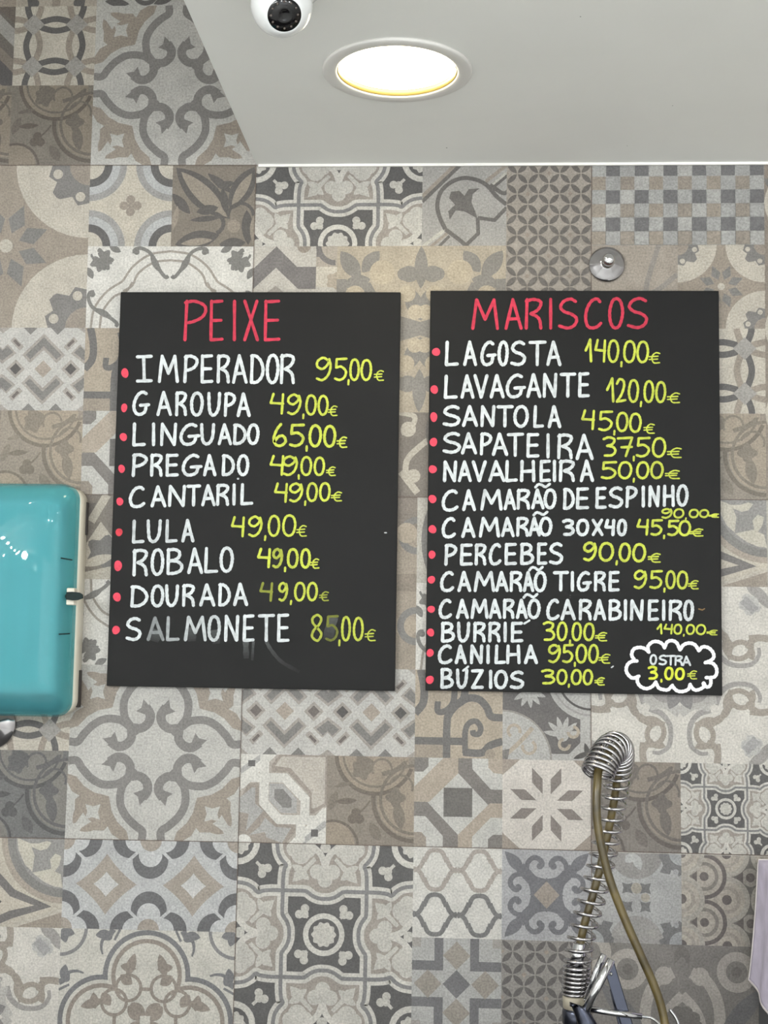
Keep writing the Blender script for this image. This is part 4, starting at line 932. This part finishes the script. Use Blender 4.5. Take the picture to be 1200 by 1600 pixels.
# ------------------------------------------------------------------ dome security camera
cc = at_z(440, 8, ZC - 0.030); cz = Vector((cc.x, cc.y, ZC))
ct = thing('security_camera', cz, 'white dome security camera with black lens disc hanging under the ceiling', 'security camera')
RS = 48.5 * (cc - CAM).dot(FWD) / F_PX
lathe('base_ring', cz, (0, 0, -1), [(0.0, RS * 1.28), (0.006, RS * 1.28), (0.012, RS * 1.22), (0.016, RS * 1.08), (0.022, RS * 1.0), (0.022, RS * .8)], CAMW, ct)
nrm = (RIGHT * .21 + DOWN * .84 - FWD * .95).normalized()
prof = []
for k in range(25):
    A = math.pi * (1 - k / 24 * .815); prof.append((RS * math.cos(A), RS * math.sin(A)))
prof += [(RS * .835, RS * .545), (RS * .82, RS * .54), (RS * .80, 0.0)]
sh_ = lathe('eyeball_shell', cc, nrm, prof, CAMW, ct, seg=48)
fc = lathe('lens_face', cc, nrm, [(RS * .80, RS * .54), (RS * .838, RS * .537), (RS * .825, RS * .30), (RS * .85, RS * .27), (RS * .85, RS * .17), (RS * .82, RS * .15), (RS * .835, 0)], BLACKG, ct, seg=40)
a_, u_, w_2 = frame_of(nrm)
for k in range(12):
    t = 2 * math.pi * (k + .3) / 12
    lathe('infrared_led', cc + a_ * RS * .812 + (u_ * math.cos(t) + w_2 * math.sin(t)) * RS * .43, nrm, [(0, RS * .04), (RS * .03, RS * .035), (RS * .04, 0)], LEDM, fc, seg=10)

# ------------------------------------------------------------------ chrome wall fittings
def rosette(px, py, rpx, label, cat='wall fitting'):
    c = at(px, py, 0.0); r = rpx * scale(0.0); c.y = -0.002
    t = thing('wall_flange', c, label, cat); k = r / 0.031
    lathe('flange', c, (0, -1, 0), [(0, r), (.0015 * k, r), (.003 * k, r * .97), (.007 * k, r * .75), (.0125 * k, r * .44), (.0145 * k, r * .38)], SPRINGM, t, seg=56)
    lathe('knob', c, (0, -1, 0), [(.0135 * k, r * .36), (.019 * k, r * .365), (.020 * k, r * .33), (.027 * k, r * .32), (.0275 * k, r * .35), (.033 * k, r * .34), (.037 * k, r * .28), (.0395 * k, r * .16), (.040 * k, 0)], CHROME, t, seg=40)
rosette(948, 414, 28.5, 'small round chrome wall flange with a knob, just above the MARISCOS board')
rosette(-12, 1131, 39, 'larger chrome wall flange, half out of frame beneath the teal dispenser')

# ------------------------------------------------------------------ paper towel dispenser
xr = at(134, 900, 0.0).x; zt = at(60, 752, 0.06).z; zb = at(60, 1124, 0.07).z
xl = xr - 0.300; cx, cz2 = (xl + xr) / 2, (zt + zb) / 2; hw, hh = (xr - xl) / 2, (zt - zb) / 2
dt = thing('paper_towel_dispenser', (cx, -0.002, zb), 'teal see-through paper towel dispenser with cream back on the tiled wall', 'paper dispenser')
def rrect(d, ins, r, zi=0.0, n_=8):
    out = []
    a, b = hw - ins, hh - ins - zi
    for sx, sz, s0 in ((1, 1, 0), (-1, 1, 90), (-1, -1, 180), (1, -1, 270)):
        for k in range(n_ + 1):
            t = math.radians(s0 + 90 * k / n_); out.append((cx + sx * (a - r) + r * math.cos(t), -d, cz2 + sz * (b - r) + r * math.sin(t)))
    return out
def loft(name, levels, mat, parent, cap0=True, cap1=True, smooth=True):
    rows = [rrect(*lv) for lv in levels]; n_ = len(rows[0]); vs = [p_ for r_ in rows for p_ in r_]; fs = []
    for i in range(len(rows) - 1):
        for k in range(n_):
            k2 = (k + 1) % n_; fs.append((i * n_ + k, (i + 1) * n_ + k, (i + 1) * n_ + k2, i * n_ + k2))
    if cap0: fs.append(tuple(range(n_)))
    if cap1: fs.append(tuple(reversed(range((len(rows) - 1) * n_, len(rows) * n_))))
    o = mesh(name, vs, fs, mat, parent, smooth)
    return o
loft('back_shell', [(.002, .004, .02, .007), (.006, 0, .024, .007), (.034, 0, .026, .007), (.040, .002, .026, .006), (.041, .006, .024, .006)], CREAM, dt)
lv = [(.0412, .0035, .027), (.056, .004, .028)]
for k in range(1, 9):
    t = k / 8 * math.pi / 2; lv.append((.056 + .046 * math.sin(t), .004 + .055 * (1 - math.cos(t)), .028 + .02 * (1 - math.cos(t))))
lv += [(.106, .09, .045), (.108, .12, .03)]
loft('cover', lv, TEAL, dt, cap0=False)
zp = at(60, 1086, 0.075).z
box('paper_stack', xl + .03, xr - .022, -.086, -.0415, zp, zt - .03, PAPER, dt, bevel=.012)
box('paper_exit', xl + .02, xr - .018, -.080, -.0415, zb + .012, zp - .002, DARKP, dt, bevel=.01)
zs1, zs2 = at(132, 785, 0.01).z, at(132, 836, 0.01).z
box('side_slot', xr - .004, xr + .0025, -.014, -.0045, zs2, zs1, DARKP, dt, bevel=.001)
zs1, zs2 = at(121, 1047, 0.01).z, at(121, 1105, 0.01).z
box('side_slot', xr - .004, xr + .0015, -.020, -.0045, zs2, zs1, DARKP, dt, bevel=.001)
k0 = at(110.5, 932, 0.078)
lk = box('lock_plate', k0.x - .0075, k0.x + .0065, -.079, -.060, k0.z - .0145, k0.z + .0145, CREAM, dt, bevel=.002)
lathe('key_barrel', (k0.x - .001, -.079, k0.z), (0, -1, 0), [(0, .006), (.008, .006), (.009, .004)], KEYM, lk, seg=20)
kk = [(k0.x - .004, .007), (k0.x + .006, .0075), (k0.x + .018, .0065), (k0.x + .0235, .003), (k0.x + .024, -.003), (k0.x + .015, -.0065), (k0.x + .006, -.007), (k0.x - .004, -.006)]
vs = [(x, y, k0.z + z) for y in (-.091, -.086) for x, z in kk]; n8 = len(kk)
fs = [tuple(range(n8)), tuple(reversed(range(n8, 2 * n8)))] + [(i, n8 + i, n8 + (i + 1) % n8, (i + 1) % n8) for i in range(n8)]
mesh('key', vs, fs, KEYM, lk)
for (xa, ya), (xb, yb) in (((95, 872), (113, 875)), ((92, 991), (109, 990))):
    p0, p1 = at(xa, ya, .100), at(xb, yb, .088)
    tube('seam_notch', [p0, p1], .0011, KEYM, dt, seg=8)

# ------------------------------------------------------------------ spring hose faucet
D = 0.22
fb = at(898, 1600, D); fbase = Vector((fb.x, 0, fb.z - 0.10))
ft = thing('spring_faucet', fbase, 'chrome spring faucet with olive hose and clamp below the MARISCOS board', 'faucet')
ctr = [at(*q_) for q_ in ((899, 1562, D), (900.5, 1530, D), (904, 1490, D), (913, 1445, D), (926, 1400, D), (938, 1355, D), (948, 1310, D), (956, 1270, D + .003), (962, 1235, D + .009), (966, 1205, D + .018), (968, 1185, D + .03), (966, 1171, D + .048), (959, 1168, D + .066), (949, 1178, D + .083), (940, 1193, D + .094), (933.5, 1209, D + .101))]
cl = catmull(ctr, 24); S_ = [0.0]
for i in range(1, len(cl)): S_.append(S_[-1] + (cl[i] - cl[i - 1]).length)
TOT = S_[-1]; fr = frames(cl)
def along(s):
    i = 0
    lo, hi = 0, len(S_) - 1
    while hi - lo > 1:
        m_ = (lo + hi) // 2
        if S_[m_] <= s: lo = m_
        else: hi = m_
    t = (s - S_[lo]) / max(1e-9, S_[hi] - S_[lo]); f0, f1 = fr[lo], fr[hi]
    return cl[lo].lerp(cl[hi], t), f0[1].lerp(f1[1], t).normalized(), f0[2].lerp(f1[2], t).normalized()
def pitch(s):
    f = s / TOT
    T_ = [(0, .0062), (.09, .0064), (.115, .012), (.15, .0185), (.62, .0185), (.70, .0150), (.76, .0110), (.83, .0085), (.90, .0085), (.95, .0075), (1, .005)]
    for (a, x), (b, y) in zip(T_, T_[1:]):
        if f <= b: return x + (y - x) * (f - a) / (b - a)
    return T_[-1][1]
RC = 0.0195; hp = []; s = 0.004; ph = 2.2; NT = 26
while s < TOT:
    p_, u_, w_ = along(s); hp.append(p_ + (u_ * math.cos(ph) + w_ * math.sin(ph)) * (RC * (1 + .20 * max(0, (s / TOT - .7) / .3))))
    s += pitch(s) / NT; ph += 2 * math.pi / NT
tube('spring', hp, .0026, SPRINGM, ft, seg=8)
hz = [p_ for p_ in cl[8:-4:6]]
hz2 = [at(*q_) for q_ in ((933, 1228, D + .108), (932, 1252, D + .112), (933, 1282, D + .113), (940, 1325, D + .112), (953, 1375, D + .110), (973, 1428, D + .107), (1000, 1490, D + .103), (1020, 1535, D + .10), (1033, 1572, D + .098), (1041, 1615, D + .097), (1045, 1670, D + .09), (1036, 1735, D + .075), (1005, 1785, D + .055), (960, 1800, D + .03), (925, 1790, D + .01), (905, 1765, D + .002))]
tube('hose', catmull(hz + hz2, 5), .0063, HOSE, ft, seg=16)
c0 = at(900, 1562, D)
lathe('collar', at(899, 1575, D), (0, 0, 1), [(0, .0175), (.0, .0185), (.016, .0195), (.0185, .0185), (.0185, .012)], BEIGE, ft)
lathe('ferrule', at(902, 1500, D), (0.12, 0, 1), [(-.045, .0105), (0.004, .0105), (.006, .0115), (.012, .0115), (.014, .0095), (.024, .0095), (.026, .008)], CHROME, ft, seg=28)
bz = at(899, 1576, D); zlow = bz.z - .16
lathe('body', bz, (0, 0, -1), [(-.001, .0185), (.004, .020), (.020, .020), (.026, .017), (.05, .016), (.16, .016)], CHROME_D, ft, seg=32)
tube('supply_pipe', catmull([(bz.x, bz.y, zlow + .03), (bz.x, bz.y + .003, zlow), (bz.x, bz.y + .03, zlow - .03), (bz.x, -.06, zlow - .03), (bz.x, -0.003, zlow - .03)], 6), .013, CHROME_D, ft)
def flatbar(name, p0, p1, w, t, mat, parent, side=None):
    p0, p1 = Vector(p0), Vector(p1); a = (p1 - p0).normalized(); y = Vector((0, 1, 0)); sdir = a.cross(y).normalized(); nn = sdir.cross(a).normalized()
    vs = []
    for p_ in (p0, p1):
        for i_, j_ in ((-1, -1), (1, -1), (1, 1), (-1, 1)): vs.append(p_ + sdir * w / 2 * i_ + nn * t / 2 * j_)
    o = mesh(name, vs, [(0, 1, 2, 3), (7, 6, 5, 4), (0, 4, 5, 1), (1, 5, 6, 2), (2, 6, 7, 3), (3, 7, 4, 0)], mat, parent)
    b = o.modifiers.new('bevel', 'BEVEL'); b.width = min(w, t) * .3; b.segments = 3
    return o
px_ = scale(D + .03)
tube('clamp_arm', [at(955, 1499, D + .045), at(934, 1540, D + .045), at(912, 1584, D + .045)], 6.6 * px_, CHROME, ft, seg=16)
tube('clamp_arm', [at(943, 1491, D + .02), at(931, 1520, D + .02), at(916, 1560, D + .02)], 5.2 * px_, CHROME, ft, seg=16)
flatbar('clamp_plate', at(950, 1502, D + .03), at(984, 1615, D + .03), 17 * px_, .004, CHROME_D, ft)
flatbar('clamp_plate', at(957, 1545, D + .01), at(974, 1615, D + .01), 9 * px_, .004, CHROME_D, ft)
lathe('rivet', at(954.5, 1522, D + .033), (0, -1, 0), [(0, .0028), (.0015, .0025), (.0022, 0)], CHROME, ft, seg=14)
tube('pivot_rod', [at(918, 1576, D + .035), at(960, 1583, D + .035), at(1003, 1588, D + .035)], .0046, CHROME, ft)
tube('wire_hook', catmull([at(1000, 1588, D + .035), at(1016, 1590, D + .035), at(1026, 1596, D + .04), at(1036, 1606, D + .05), at(1044, 1616, D + .07), at(1056, 1613, D + .085), at(1060, 1602, D + .085), at(1055, 1589, D + .085), at(1046, 1577, D + .085)], 6), .0022, CHROME, ft, seg=10)
hv = []; 
pts = [(895, 1574, 5), (901, 1569, 11), (908, 1578, 15), (915, 1592, 17), (921, 1608, 18), (926, 1630, 17), (930, 1650, 12)]
vs = []; fs = []
for i_, (x, y, w) in enumerate(pts):
    for k in range(12):
        t = 2 * math.pi * k / 12; vs.append(at(x + w * math.cos(t), y + w * .35 * math.cos(t) , D + .045 + .008 * math.sin(t)))
for i_ in range(len(pts) - 1):
    for k in range(12): fs.append((i_ * 12 + k, i_ * 12 + (k + 1) % 12, (i_ + 1) * 12 + (k + 1) % 12, (i_ + 1) * 12 + k))
fs += [tuple(reversed(range(12))), tuple(range((len(pts) - 1) * 12, len(pts) * 12))]
mesh('lever', vs, fs, CHROME_D, ft, True)

# ------------------------------------------------------------------ cabinet and cloth on the right
X0 = at(1184.5, 1560, 0.0).x; ztop = at(1186, 1346, 0.01).z
kt = thing('steel_cabinet', (X0 + .25, -0.16, 0.0), 'dark grey steel cabinet at the right edge, under the lilac cloth', 'cabinet')
box('carcass', X0, X0 + .5, -.300, -.003, 0.0, ztop, STEEL, kt, bevel=.002)
box('door', X0 + .01, X0 + .49, -.318, -.3005, .06, ztop - .03, STEEL, kt, bevel=.002)
zbt = at(1174, 1531, 0.012).z
def towel_pt(s, t):            # s: away from the wall, t: from the fold on top down to the lower hem
    kk_ = max(0, (t - .25) / .75); d = .012 + .030 * (1 - kk_) ** .8 + s * .20
    if t < .25:
        x = X0 + .10 * (1 - t / .25); z = ztop + .006 + .002 * math.sin(9 * s)
        if t > .2: x -= .0045 * (t - .2) / .05
    else:
        k = (t - .25) / .75
        x = X0 - .0045 - .006 * k ** 2 - .003 * (1 + math.sin(2.2 + 11 * s)) * k
        z = ztop + .006 - (ztop + .006 - zbt) * k - .03 * s * k
    return Vector((x, -d, z))
NS, NTt = 24, 40
def grid(name, off, mat):
    vs = []; fs = []
    for j in range(NTt + 1):
        for i_ in range(NS + 1): vs.append(towel_pt(i_ / NS, j / NTt))
    for j in range(NTt):
        for i_ in range(NS):
            a = j * (NS + 1) + i_; fs.append((a, a + 1, a + NS + 2, a + NS + 1))
    o = mesh(name, vs, fs, mat, None, True)
    m_ = o.modifiers.new('thickness', 'SOLIDIFY'); m_.thickness = .003; m_.offset = 0
    return o
tw = grid('cloth', 0, TOWEL)
tag(tw, 'pale lilac cloth with a white hem draped over the grey cabinet', 'cloth')
tube('hem', [towel_pt(0, k / 40) for k in range(41)] + [towel_pt(k / 20, 1) for k in range(1, 21)], .0027, HEM, tw, seg=8)
